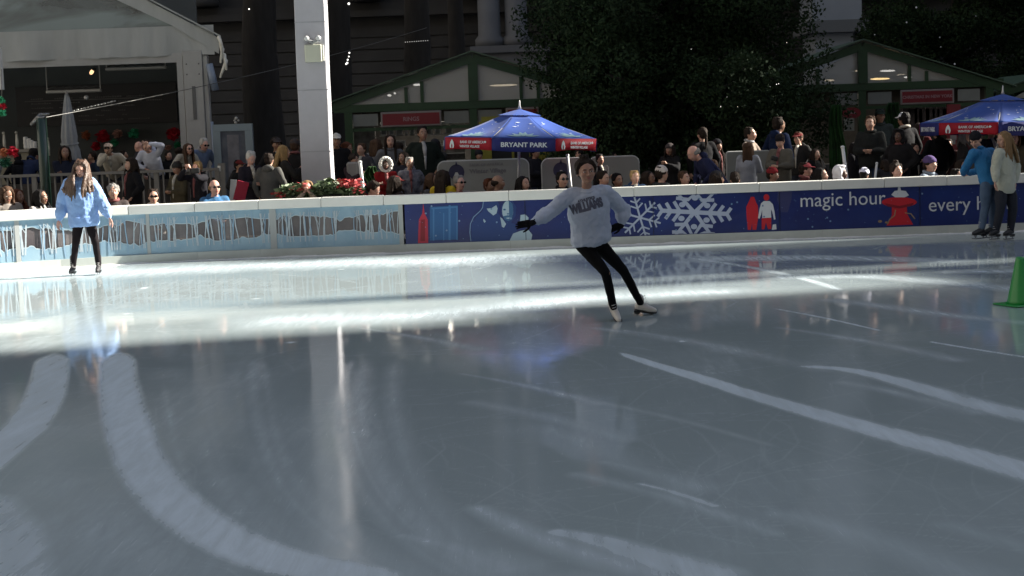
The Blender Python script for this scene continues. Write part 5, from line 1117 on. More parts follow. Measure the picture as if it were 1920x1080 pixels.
def figure(J, HM, s, skin, top, trousers, loc, label, group=None, hairk='short', hairc='dark', hatk=None, hatc=None, shades=False, fit=1.0, hem=0.0, vox=.02, hands='bare', glovec=None, collar=True, shoes=(.03, .03, .03), eyes='open', detail=False, topmat=None, topname='jacket', hcurl=.45, hnorm=None, hdirs=None, seed=1, sleeve=1.0, hd=1.0, trmat=None, topdisp=.02, noshoe=False, legfit=1.0):
    """person: root mesh is the body, clothing/hair/face are its children; J joints local to loc"""
    r = random.Random(seed); V = {k: Vector(v) for k, v in J.items()}; bm = NB(); hs = s * hd
    head_parts(bm, V['head'], HM, hs)
    up = (V['neck'] - V['pelvis']).normalized(); lat = (V['shL'] - V['shR']).normalized()
    limb(bm, [V['neck'] - up * .03 * s, V['head'] + HM @ Vector((0, .012, -.06)) * hs], [.056 * s, .050 * s], 12)
    pe = V['pelvis']; sp = V['neck'] - pe
    loft(bm, [pe - up * .06 * s, pe + sp * .3, pe + sp * .62, pe + sp * .88, pe + sp * 1.0], [.12 * s, .115 * s, .135 * s, .13 * s, .05 * s], [.085 * s, .08 * s, .09 * s, .07 * s, .05 * s], xdir=lat, n=16)
    for q in 'LR':
        limb(bm, [V['neck'] - up * .03 * s, V['sh' + q], V['el' + q], V['wr' + q]], [.05 * s, .048 * s, .036 * s, .026 * s], 10); limb(bm, [pe, V['hip' + q], V['kn' + q], V['an' + q]] + ([] if noshoe else [V['to' + q]]), [.08 * s, .075 * s, .05 * s, .030 * s, .03 * s], 10)
        sd = 1 if q == 'L' else -1; d = (V['wr' + q] - V['el' + q]).normalized(); d = Vector(hdirs[q]).normalized() if hdirs and q in hdirs else d; nr = Vector(hnorm[q]) if hnorm and q in hnorm else Vector((-sd * .8, -.3, .15))
        if abs(nr.normalized().dot(d)) > .95: nr = Vector((0, -1, .1))
        if hands == 'bare': hand(bm, V['wr' + q] + d * .015 * s, d, nr, sd, s, hcurl)
    body = obj('person', bm, skin_m(skin) if isinstance(skin, str) else skin); body.location = loc; tag(body, label, 'person', group); remesh(body, vox if not detail else .0055, 2 if not detail else 3)
    if hands == 'glove':
        for q in 'LR':
            bm = NB(); sd = 1 if q == 'L' else -1; d = (V['wr' + q] - V['el' + q]).normalized(); d2 = Vector(hdirs[q]).normalized() if hdirs and q in hdirs else d; nr = Vector(hnorm[q]) if hnorm and q in hnorm else Vector((-sd * .8, -.3, .15))
            hand(bm, V['wr' + q] + d * .012 * s, d2, nr, sd, s * 1.12, hcurl if not isinstance(hcurl, dict) else hcurl[q], .16); limb(bm, [V['wr' + q] - d * .04 * s, V['wr' + q] + d * .02 * s], [.035 * s, .033 * s], 10)
            g = obj('glove', bm, cloth(glovec), body); remesh(g, .005, 2)
    # top
    bm = NB(); f = fit * s; h0 = pe - up * hem * s
    loft(bm, [h0 - up * .02 * s, h0 + up * .03 * s, pe + sp * .30, pe + sp * .60, pe + sp * .82, pe + sp * .94, pe + sp * 1.03], [.158 * f, .172 * f, .168 * f, .180 * f, .172 * f, .115 * f, .066 * s], [.112 * f, .125 * f, .122 * f, .125 * f, .105 * f, .085 * f, .064 * s], xdir=lat, n=20)
    for q in 'LR':
        d = (V['wr' + q] - V['el' + q]).normalized(); k = sleeve
        limb(bm, [V['neck'] - up * .06 * s, V['sh' + q], V['sh' + q].lerp(V['el' + q], .5), V['el' + q], V['el' + q].lerp(V['wr' + q], .55), V['wr' + q] - d * .02 * s], [.060 * f, (.068 if fit < 1.2 else .057) * f, (.062 if fit < 1.2 else .058) * f * k, .055 * f * k, .052 * f * k, .038 * s * k], 12)
    tp = obj(topname, bm, topmat or cloth(top), body); remesh(tp, vox * .9 if not detail else .009, 3, topdisp, .13, .5, topdisp * .45, .045)
    # trousers
    bm = NB(); L_ = legfit
    loft(bm, [pe + up * .08 * s, pe + up * .0 * s, pe - up * .09 * s], [.13 * s, .15 * s, .13 * s], [.09 * s, .108 * s, .10 * s], xdir=lat, n=16)
    for q in 'LR': limb(bm, [V['hip' + q], V['hip' + q].lerp(V['kn' + q], .5), V['kn' + q], V['kn' + q].lerp(V['an' + q], .35), V['kn' + q].lerp(V['an' + q], .96)], [.088 * s, .078 * s * L_, .058 * s * L_, .055 * s * L_, .044 * s * L_], 12)
    tr = obj('trousers', bm, trmat or cloth(trousers), body); remesh(tr, vox if not detail else .009, 2, .008 if detail else .01, .08)
    if not noshoe:
        for q in 'LR':
            bm = NB(); a, t_ = V['an' + q], V['to' + q]; limb(bm, [a + Vector((0, 0, -.02 * s)), t_], [.045 * s, .038 * s], 10); sh = obj('shoe', bm, mat('shoe_%d' % int(shoes[0] * 100), shoes, .5), body); remesh(sh, .02, 1)
    face(body, V['head'], HM, hs, eyes, browc=HAIR[hairc if hairc in HAIR else 'dark'] if hairc != 'white' else (.3, .28, .25), detail=detail)
    hv = .011 if not detail else .007
    if hairk and hairk != 'none': hair(body, hairk, hairc, V['head'], HM, hs, hv, r)
    if hatk: hat(body, hatk, hatc, V['head'], HM, hs, hv)
    if shades: glasses(body, V['head'], HM, hs)
    return body

def rotx(p, piv, b): d = Vector(p) - piv; return piv + Vector((d.x, d.y * math.cos(b) + d.z * math.sin(b) * -1, d.z * math.cos(b) - d.y * math.sin(b) * -1 * 1)) if False else piv + Matrix.Rotation(b, 3, 'X') @ d
def spectator(px, py, Y, pose, yaw, label, top=(.03, .03, .03), trousers=(.03, .035, .05), skin='light', hairk='short', hairc='dark', hatk=None, hatc=None, shades=False, s=None, base=GZ, bend=0, pitch=0, hyaw=0, fit=1.06, arms=None, topname='jacket', topmat=None, **kw):
    A = P(px, py, Y); zt = A.z - base; hh = 0
    if hatk in ('beanie', 'cap', 'capback'): hh = .01
    if hatk == 'pompom': hh = .06
    if hatk in ('hood', 'furhood'): hh = .03
    if hairk == 'bun': hh = .05
    b = -R(bend); pe0 = Vector((0, 0, .93))
    B = dict(head=(0, -.02, 1.605), neck=(0, .01, 1.455), shL=(.175, .01, 1.405), shR=(-.175, .01, 1.405), pelvis=(0, 0, .93), hipL=(.09, 0, .90), hipR=(-.09, 0, .90))
    if bend:
        for k in ('head', 'neck', 'shL', 'shR'): B[k] = tuple(pe0 + Matrix.Rotation(-b, 3, 'X') @ (Vector(B[k]) - pe0))
    topz = B['head'][2] + .118 + hh
    if pose == 'seat':
        s = s or 1.0; dz = zt / s - topz
    else:
        if s is None: s = zt / topz
        dz = zt / s - topz; 
        if abs(dz) > .25 and pose != 'kneel': s = zt / topz; dz = 0
    for k in B: B[k] = (B[k][0], B[k][1], B[k][2] + dz)
    pz = B['pelvis'][2]
    for q, sg in (('L', 1), ('R', -1)):
        if pose == 'seat':
            B['kn' + q] = (.13 * sg, -.36, max(.25, pz + .03)); B['an' + q] = (.12 * sg, -.36, .09); B['to' + q] = (.13 * sg, -.50, .04)
        else: B['kn' + q] = (.10 * sg, -.03 if abs(dz) < .02 else -.2, .5 if abs(dz) < .1 else .45); B['an' + q] = (.11 * sg, .02, .09); B['to' + q] = (.13 * sg, -.13, .04)
    V = {k: Vector(v) for k, v in B.items()}
    ch = (V['shL'] + V['shR']) / 2
    arms = arms or ('lap' if pose == 'seat' else 'down')
    T_ = {'down': [Vector((.24, -.04, pz - .02))] * 2, 'lap': [Vector((.08, -.26, pz + .16))] * 2, 'front': [Vector((.05, -.24, ch.z - .26))] * 2, 'fold': [Vector((-.08, -.17, ch.z - .20)), Vector((-.10, -.19, ch.z - .23))],
          'face': [Vector((.05, -.17 + V['head'].y, V['head'].z - .07))] * 2, 'camera': [Vector((.07, -.24 + V['head'].y, V['head'].z - .01))] * 2, 'shieldL': [Vector((.10, -.13 + V['head'].y, V['head'].z + .05)), Vector((.12, -.28, ch.z - .3))], 'chinR': [Vector((.14, -.3, ch.z - .3)), Vector((.01, -.13 + V['head'].y, V['head'].z - .09))],
          'rail': [Vector((.16, -.34, ch.z - .36))] * 2, 'reach': [Vector((.10, -.42, ch.z - .22))] * 2, 'phone': [Vector((.06, -.3, ch.z - .10))] * 2, 'pocket': [Vector((.2, -.1, pz + .06))] * 2, 'out': [Vector((.24, -.04, pz - .02)), Vector((.48, -.25, ch.z - .15))]}[arms]
    for i, (q, sg) in enumerate((('L', 1), ('R', -1))):
        t_ = T_[i].copy(); t_.x *= sg; pole = Vector((sg * .7, .25, -.8)) if not (arms == 'shieldL' and q == 'L') else Vector((1, 0, .1))
        e_, w_ = ik(V['sh' + q], t_, .285, .255, pole); V['el' + q] = e_; V['wr' + q] = w_
    HM = Matrix.Rotation(R(hyaw), 3, 'Z') @ Matrix.Rotation(R(pitch + bend * .35), 3, 'X')
    J = {k: tuple(Matrix.Rotation(0, 3, 'Z') @ v * s) for k, v in V.items()}
    o = figure(J, HM, s, skin, top, trousers, (0, 0, 0), label, 'spectators around the rink', hairk, hairc, hatk, hatc, shades, fit, .06, .02, topmat=topmat, topname=topname, seed=int(px * 3 + py), hd=1.06, **kw)
    rr = random.Random(int(px * 5 + py)); nk = Vector(J['neck']); k_ = rr.random(); upv = (nk - Vector(J['pelvis'])).normalized(); fw = Vector((1, 0, 0)).cross(upv) * -1; fw = fw if fw.y < 0 else -fw; ss = (nk - Vector(J['pelvis'])).length / .53
    dark = mat('inner_%d' % rr.randint(0, 4), rr.choice(((.30, .30, .31), (.05, .05, .06), (.18, .06, .06), (.10, .12, .18), (.4, .38, .33))), .9)
    if k_ < .34:
        bm = NB(); tube(bm, [nk + upv * .03 * ss + (Vector((math.cos(a), 0, 0)) * .078 + fw * math.sin(a) * .075 + upv * -.02 * math.sin(a)) * ss for a in [i * math.pi / 8 for i in range(17)]], .026 * ss, 8); obj('scarf' if rr.random() < .5 else 'collar', bm, dark if rr.random() < .6 else topmat or cloth(top), o, True)
    elif k_ < .8:
        bm = NB(); c0 = nk + fw * .055 * ss - upv * .0; c1 = nk + fw * .125 * fit * ss - upv * .22 * ss; c2 = nk + fw * .128 * fit * ss - upv * .44 * ss; limb(bm, [c0, nk + fw * .105 * ss * fit - upv * .09 * ss, c1, c2], [.040 * ss, .038 * ss, .022 * ss, .012 * ss], 8); obj('shirt_front', bm, dark, o, True)
    if k_ > .6 and hairk not in ('long', 'pony', 'bob') and not (hatk and 'hood' in hatk): bm = NB(); ell(bm, nk - fw * .075 * ss + upv * .0, (.12 * ss, .065 * ss, .075 * ss), seg=14, rings=8); obj('hood', bm, topmat or cloth(top), o, True)
    hx = Matrix.Rotation(R(yaw), 3, 'Z') @ Vector(J['head']); o.location = (A.x - hx.x, Y - hx.y * .5, base); o.rotation_euler = (0, 0, R(yaw)); return o
# low bench behind the boards for the seated spectators
bm = NB(); box(bm, -12, 13, 26.35, 26.7, GZ + .16, GZ + .2); 
bn = empty('spectator_bench', (0, 0, 0), label='low plank bench running behind the rink board', cat='bench'); obj('seat', bm, mat('bench_plank', (.16, .13, .1), .8, noise_=.2), bn)
for i in range(11): bm = NB(); x = -11.5 + i * 2.4; box(bm, x, x + .06, 26.4, 26.65, GZ, GZ + .158); obj('leg', bm, mat('dark_alloy', (.06, .065, .065), .5), bn)
S = spectator; TB = GZ + .38
# terrace, behind the railing
S(2, 276, 30.4, 'stand', 100, 'person at the photo edge with a pale blue sleeve behind the terrace railing', top=(.42, .52, .6), s=.95, base=TB, bend=25)
S(29, 290, 30.9, 'stand', 200, 'person in black with back turned beside the bright red tissue flower', top=(.008, .008, .01), hairc='black', base=TB, bend=30, s=1)
S(58, 280, 31.0, 'stand', 160, 'person in a navy jacket bending at the bar just beside the green pole', top=(.02, .03, .07), hairc='black', base=TB, bend=35, s=1)
S(121, 275, 30.5, 'seat', 25, 'dark haired woman in navy jacket sitting under the closed grey umbrella', top=(.018, .022, .04), skin='tan', hairk='bob', hairc='dark', base=TB, s=1.02, arms='fold')
S(207, 268, 30.0, 'stand', 0, 'man in cap and beige sweater leaning on the railing with a hand at his mouth', top=(.42, .38, .31), skin='tan', hatk='cap', hatc=(.30, .24, .2), shades=True, base=TB, bend=38, arms='chinR', pitch=-20, hairc='dark', topname='sweater')
S(258, 266, 30.8, 'stand', -120, 'bald man turned away behind the man who shields his eyes', top=(.03, .03, .035), skin='pink', hairk=None, base=TB, bend=30, pitch=15)
S(279, 263, 30.0, 'stand', -10, 'man in white and blue shirt shading his eyes with one raised arm', top=(.55, .58, .68), skin='light', base=TB, bend=34, arms='shieldL', pitch=-18, topname='shirt', hairc='dark')
S(356, 270, 30.1, 'stand', 35, 'brown haired woman in sunglasses and cream jumper at the terrace railing', top=(.45, .42, .36), skin='pink', hairk='long', hairc='brown', shades=True, base=TB, bend=32, arms='rail', pitch=-12)
S(385, 261, 30.4, 'stand', 40, 'grey haired man in sunglasses and blue shirt at the end of the terrace railing', top=(.16, .22, .36), skin='pink', hairc='white', shades=True, base=TB, bend=30, arms='rail', pitch=5)
# between railing and boards
S(13, 352, 26.4, 'seat', 30, 'brown haired person sitting low at the rink board with head bowed', top=(.25, .22, .2), skin='tan', hairk='bob', hairc='brown', pitch=25)
S(33, 356, 26.8, 'seat', 60, 'auburn haired person next to the bowed brown haired one', top=(.1, .03, .02), skin='tan', hairk='bob', hairc='auburn')
S(77, 357, 26.5, 'seat', 60, 'dark haired woman with pale scarf at the foot of the green pole', top=(.5, .46, .44), skin='tan', hairk='bob', hairc='black', hyaw=10)
S(212, 347, 26.4, 'seat', 20, 'grey curly haired spectator beside the sleeve of the skater in the blue sweatshirt', top=(.06, .05, .05), skin='light', hairk='curly', hairc='grey')
S(244, 297, 27.4, 'stand', -55, 'man in a big black jacket looking sideways in front of the terrace railing', top=(.008, .009, .010), skin='light', hairk='bangs', hairc='dark', fit=1.25, arms='pocket')
S(287, 356, 26.4, 'seat', 18, 'dark haired man in sunglasses sitting low between two standing people', top=(.45, .42, .38), skin='light', hairc='dark', shades=True)
S(331, 304, 27.3, 'stand', -38, 'bearded man in a dark olive jacket looking down beside the blond person', top=(.055, .048, .03), skin='tan', hatk='capback', hatc=(.03, .03, .03), hairc='dark', fit=1.2, pitch=20, arms='front')
S(369, 304, 27.2, 'stand', -35, 'blond person in a black hooded jacket holding a camera to the face', top=(.012, .012, .016), skin='pink', hairk='short', hairc='blond', arms='camera', fit=1.15, pitch=8)
S(402, 338, 26.4, 'seat', 30, 'older man in sunglasses and a bright blue jacket sitting low at the board', top=(.05, .14, .28), skin='pink', hairk='receding', hairc='sand', shades=True, s=1.05)
S(470, 286, 27.5, 'stand', 35, 'white haired person in dark jacket reading a red folder', top=(.02, .018, .025), skin='pink', hairk='short', hairc='white', pitch=30, arms='front')
S(504, 289, 27.3, 'stand', 170, 'man seen from the back in a grey jacket beside the red folder', top=(.085, .085, .08), skin='light', hairc='dark', fit=1.1)
S(532, 274, 28.0, 'stand', 110, 'blond woman in profile wearing a dark coat next to the pylon', top=(.03, .03, .03), skin='light', hairk='long', hairc='blond', pitch=10, arms='phone')
S(575, 340, 26.3, 'seat', 5, 'blond woman with both hands pressed to her face in front of the planter', top=(.25, .2, .15), skin='pink', hairk='bob', hairc='sand', arms='face')
S(630, 250, 30.0, 'stand', 15, 'person in a white cap and black jacket standing behind the pylon', top=(.010, .010, .012), skin='tan', hatk='cap', hatc=(.55, .54, .5), hairc='dark')
S(651, 268, 30.2, 'stand', 60, 'person with reddish brown hair in a dark coat behind the poinsettias', top=(.03, .018, .018), skin='tan', hairk='bob', hairc='auburn', pitch=15)
S(677, 270, 31.0, 'stand', -30, 'person with pinned up brown hair browsing at the kiosk window', top=(.05, .05, .06), skin='light', hairk='short', hairc='brown')
S(706, 262, 31.6, 'stand', 150, 'person in a pale grey coat reaching out at the first kiosk', top=(.20, .20, .21), skin='light', hairk='bob', hairc='brown', arms='reach')
S(731, 254, 31.0, 'stand', 10, 'woman in a grey coat over black top facing the rink from the kiosk', top=(.13, .13, .14), skin='light', hairk='long', hairc='dark', arms='pocket')
S(748, 268, 31.8, 'stand', 185, 'person in a blue-grey jacket turned towards the framed prints', top=(.11, .12, .14), skin='light', hairk='short', hairc='dark')
S(792, 238, 30.2, 'stand', 15, 'tall man in a dark green jacket standing before the framed prints', top=(.012, .017, .014), skin='tan', hairc='black', fit=1.3, trousers=(.06, .06, .06), arms='pocket')
S(722, 296, 26.9, 'stand', 15, 'person in a white fur hood and red vest with camera near the board', top=(.20, .012, .015), skin='dark', hatk='furhood', hatc=(.75, .73, .68), hairc='black', arms='fold', s=None, fit=1.1)
S(768, 296, 27.0, 'stand', 12, 'person with a headband and navy jacket with checked sleeves beside the fur hood', top=(.015, .02, .05), skin='tan', hairk='short', hairc='grey', fit=1.15, arms='pocket', topmat=mat('checked_cloth', (.02, .025, .05), .9, col2=(.22, .22, .25), nscale=14))
S(700, 342, 26.3, 'seat', 80, 'person bending low with only hair and cheek above the board', top=(.2, .18, .17), skin='pink', hairc='dark', pitch=35)
S(812, 326, 26.9, 'seat', 60, 'person with brown hair turned aside beside the yellow top', top=(.08, .08, .09), skin='tan', hairk='bob', hairc='brown')
S(831, 320, 26.5, 'seat', 150, 'long dark haired person in a yellow top seen from behind', top=(.5, .36, .02), skin='tan', hairk='long', hairc='dark')
S(861, 330, 26.4, 'seat', 40, 'grey haired person in glasses below the round hoarding logo', top=(.25, .23, .22), skin='pink', hairk='short', hairc='grey', shades=True)
S(918, 336, 27.0, 'seat', 40, 'brown haired person half hidden by a man looking sideways', top=(.06, .04, .04), skin='tan', hairc='auburn')
S(934, 329, 26.4, 'seat', 75, 'close cropped man in profile near the pole of the central umbrella', top=(.05, .03, .03), skin='tan', hairk='receding', hairc='dark')
S(1054, 323, 26.3, 'seat', 25, 'man in sunglasses and black jacket below the short hoarding', top=(.012, .012, .014), skin='light', hairc='black', shades=True, s=1.06)
S(1131, 322, 26.5, 'seat', 50, 'dark haired person in a red top just behind the shoulder of the leaning skater', top=(.4, .03, .07), skin='light', hairc='dark', pitch=10)
S(1125, 290, 28.6, 'stand', 30, 'person in black standing in shade behind the leaning skater', top=(.012, .010, .012), skin='tan', hairc='black', arms='fold')
S(1190, 321, 26.1, 'seat', 15, 'blond child in a blue jacket leaning on the rink board', top=(.04, .08, .16), skin='light', hairc='blond', s=.86, arms='rail')
S(1217, 322, 26.7, 'seat', 50, 'dark haired person between the blond child and the pale beanie', top=(.02, .02, .02), skin='tan', hairk='bob', hairc='dark')
S(1241, 312, 26.5, 'seat', 120, 'person in a pale knitted beanie looking away at the rink board', top=(.05, .055, .055), skin='light', hairk='short', hairc='dark', hatk='beanie', hatc=(.55, .50, .47), s=1.0)
S(1283, 322, 26.6, 'seat', 40, 'small dark clad person near the stooping bald man', top=(.03, .04, .03), skin='light', hairc='brown', s=.95)
S(1299, 274, 27.3, 'stand', -75, 'bald man in a navy jacket stooping over the board', top=(.018, .022, .06), skin='pink', hairk='receding', hairc='grey', bend=38, pitch=20, fit=1.2, s=1.04, arms='rail')
S(1316, 240, 29.6, 'stand', 200, 'dark clothed person with a ponytail in the shade of the huge tree', top=(.012, .013, .013), skin='light', hairk='pony', hairc='dark')
S(1403, 268, 28.0, 'stand', 160, 'woman with long brown hair and a light blue-grey jacket facing away', top=(.30, .32, .37), skin='light', hairk='long', hairc='brown', pitch=-5, arms='front')
S(1407, 240, 29.4, 'stand', 60, 'person in a beige hooded coat behind the long haired woman', top=(.22, .18, .15), skin='light', hairk='short', hairc='dark', arms='phone')
S(1461, 221, 28.8, 'stand', 120, 'tall person in a deep blue jacket standing in the tree shade', top=(.006, .014, .045), skin='tan', hairc='dark', arms='pocket')
S(1462, 253, 27.6, 'stand', -35, 'bearded man in a black cap and open grey jacket looking down at his camera', top=(.10, .095, .08), skin='light', hatk='capback', hatc=(.012, .012, .016), hairc='dark', pitch=25, arms='front', fit=1.22)
S(1449, 315, 26.7, 'seat', 60, 'small person in a dark red hat beside the bearded man', top=(.1, .02, .02), skin='tan', hatk='beanie', hatc=(.2, .02, .025), hairc='dark', s=.9)
S(1511, 305, 26.8, 'seat', 80, 'person in a red cap near the edge of the open grey jacket', top=(.08, .02, .02), skin='pink', hatk='cap', hatc=(.3, .06, .07), hairc='dark', s=.95)
S(1378, 326, 26.4, 'seat', 180, 'hunched person in dark brown at the feet of the long haired woman', top=(.02, .018, .016), hairk='short', hairc='dark', s=.95, pitch=30)
S(1577, 310, 26.4, 'seat', 60, 'child in a white hood beside the leaning white post', top=(.6, .6, .62), skin='dark', hatk='hood', hatc=(.72, .72, .76), hairc='black', s=.92)
S(1621, 316, 26.3, 'seat', 150, 'small child in a pale lilac beanie peeking above the board', top=(.3, .3, .4), skin='light', hatk='beanie', hatc=(.62, .63, .78), hairc='black', s=.86)
S(1631, 219, 29.0, 'stand', -22, 'tall man in a black and grey jacket with folded hands', top=(.018, .02, .02), trousers=(.03, .045, .085), skin='light', hairk='short', hairc='brown', arms='front', fit=1.2)
S(1650, 205, 33.0, 'stand', 0, 'shop assistant in a dark hat inside the second kiosk', top=(.04, .05, .05), skin='tan', hatk='cap', hatc=(.02, .03, .025), hairc='black')
S(1694, 211, 29.8, 'stand', 205, 'man in a bright white cap worn backwards facing the kiosk', top=(.012, .012, .012), skin='tan', hatk='cap', hatc=(.72, .74, .8), hairc='black')
S(1685, 242, 28.2, 'stand', -35, 'person in a black hooded puffer coat beside the man in the white cap', top=(.012, .012, .012), skin='dark', hatk='hood', hatc=(.014, .014, .014), hairc='black', fit=1.25, arms='pocket')
S(1681, 302, 26.4, 'seat', 25, 'young woman with pulled back dark hair sitting at the board', top=(.02, .015, .015), skin='light', hairk='bun', hairc='dark')
S(1744, 294, 26.6, 'seat', 45, 'person in a purple striped beanie and pale blue jacket', top=(.22, .27, .34), skin='light', hatk='beanie', hatc=(.09, .06, .16), hairc='dark', s=1.04)
S(1757, 238, 29.2, 'stand', 190, 'broad person in black under the edge of the second umbrella', top=(.008, .008, .009), skin='tan', hairc='black', fit=1.3)
S(1722, 232, 30.6, 'stand', 170, 'thin person in dark red in front of the kiosk textiles', top=(.07, .012, .014), skin='tan', hairk='bob', hairc='dark')
S(1809, 246, 28.8, 'stand', 60, 'grey haired person half hidden behind the man in the bright blue jacket', top=(.05, .05, .05), skin='light', hairk='bob', hairc='grey')
S(1806, 300, 26.9, 'seat', 20, 'person in a red coat sitting behind the hands of the man in blue', top=(.30, .012, .02), skin='tan', hairk='bob', hairc='dark')
S(1903, 250, 28.6, 'stand', -20, 'brown haired person in an olive jacket behind the blond skater', top=(.10, .09, .06), skin='light', hairk='bob', hairc='brown')
S(1858, 236, 29.4, 'stand', 30, 'person in dark clothes below the second umbrella between the couple', top=(.02, .02, .025), skin='tan', hairc='black')
for a in ((146, 282, 31.2, 200, 'dark coated person behind the closed grey umbrella', (.015, .015, .018), TB), (172, 286, 31.0, -60, 'person in dark blue between the closed umbrella and the man in beige', (.02, .03, .05), TB), (232, 283, 31.3, 90, 'dark clothed person between the beige sweater and the bald man', (.02, .018, .018), TB), (316, 284, 31.1, 40, 'person in black behind the raised elbow on the terrace', (.010, .010, .012), TB), (336, 278, 31.5, 160, 'dim figure standing before the marquee door jamb', (.04, .03, .03), TB),
          (448, 300, 29.2, 60, 'dark clothed person between the poster stand and the white haired reader', (.02, .02, .02), GZ), (553, 262, 30.6, 170, 'dim person in the shade just beside the pylon edge', (.018, .016, .016), GZ), (518, 258, 31.5, 20, 'shaded person far behind the blond woman in profile', (.02, .02, .022), GZ), (664, 290, 29.0, 40, 'short dark haired person behind the grey bin', (.03, .02, .025), GZ), (755, 286, 29.0, -30, 'person in a dark coat between the headband wearer and the tall man', (.02, .02, .03), GZ), (815, 262, 31.3, 190, 'person with back turned at the goods under the umbrella edge', (.05, .05, .05), GZ), (742, 330, 26.5, 120, 'low seated person between the fur hood and the checked sleeves', (.03, .02, .02), GZ),
          (898, 282, 30.8, 20, 'dim person behind the long hoarding under the umbrella', (.02, .02, .02), GZ), (1003, 276, 30.4, 60, 'shaded person in the gap between the two lettered hoardings', (.015, .015, .02), GZ), (1085, 282, 30.4, -20, 'dark figure seen over the short hoarding', (.02, .015, .015), GZ), (1150, 286, 30.6, 60, 'dim person behind the rounded hoarding at the tree', (.02, .02, .02), GZ), (1255, 270, 29.5, -30, 'shaded person in front of the huge evergreen tree', (.012, .014, .012), GZ), (1345, 262, 29.8, 40, 'dim figure between the ponytail and the pale hoarding', (.02, .015, .012), GZ), (1338, 300, 28.2, 150, 'short person in black behind the stooping bald man', (.012, .012, .012), GZ),
          (1496, 248, 29.8, -40, 'shaded person beside the deep blue jacket', (.02, .02, .02), GZ), (1530, 280, 28.6, 30, 'person in black between the grey jacket and the tall green fabric', (.010, .010, .010), GZ), (1603, 268, 29.6, 60, 'dark haired person between the tall green fabric and the tall man', (.015, .015, .016), GZ), (1716, 270, 28.6, 20, 'person in black beside the hooded puffer coat', (.010, .010, .011), GZ), (1778, 262, 29.8, -20, 'dim person beneath the red valance of the second umbrella', (.03, .012, .012), GZ), (1795, 318, 26.5, 40, 'low seated person just behind the red coat', (.02, .02, .02), GZ), (1658, 300, 27.6, 200, 'short person in charcoal beside the tall man with folded hands', (.03, .03, .032), GZ), (1540, 316, 26.6, 60, 'small dark haired person left of the white hooded child', (.02, .015, .015), GZ), (1345, 322, 26.5, 100, 'low dark haired person below the pale hoarding', (.02, .02, .02), GZ), (982, 332, 26.5, 40, 'low dark haired person by the foot of the central umbrella pole', (.04, .03, .03), GZ), (1158, 326, 26.7, 30, 'brown haired person next to the red top behind the skater', (.03, .03, .05), GZ)):
    rq = random.Random(a[0]); S(a[0], a[1], a[2], 'seat' if a[1] > 312 else 'stand', a[3], a[4], top=a[5], skin=rq.choice(('light', 'tan', 'mid', 'tan')), hairk=rq.choice(('short', 'short', 'bob', 'long', 'curly')), hairc=rq.choice(('black', 'dark', 'dark', 'brown')), base=a[6], arms=rq.choice(('down', 'front', 'pocket', 'phone', 'fold')), fit=rq.uniform(1.05, 1.25), hatk=rq.choice((None, None, None, 'beanie', 'cap')), hatc=rq.choice(((.02, .02, .025), (.06, .05, .05), (.12, .02, .02))))
# things they hold
def held(name, label, cat, px, py, Y, size, col, rot, part=None):
    q = P(px, py, Y); bm = NB(); box(bm, -size[0] / 2, size[0] / 2, -size[1] / 2, size[1] / 2, -size[2] / 2, size[2] / 2); o = obj(name, bm, mat('held_%s' % name, col, .4)); o.location = q; o.rotation_euler = rot; bv = o.modifiers.new('b', 'BEVEL'); bv.width = min(size) * .2; LIVE.append(o); return tag(o, label, cat)
held('red_folder', 'deep red folder held by the white haired reader', 'folder', 452, 358, 27.1, (.20, .02, .34), (.28, .006, .03), (.2, R(15), .3))
held('camera', 'black camera held to the face of the blond person', 'camera', 366, 320, 26.85, (.14, .07, .09), (.01, .01, .01), (0, 0, .3))
held('camera', 'silver camera in the hands of the bearded man in the black cap', 'camera', 1452, 297, 27.25, (.12, .06, .08), (.5, .5, .48), (0, .3, .4))
held('paper_cup', 'white cup standing on the terrace rail', 'cup', 412, 316, 29.6, (.07, .07, .12), (.7, .7, .66), (0, 0, 0))

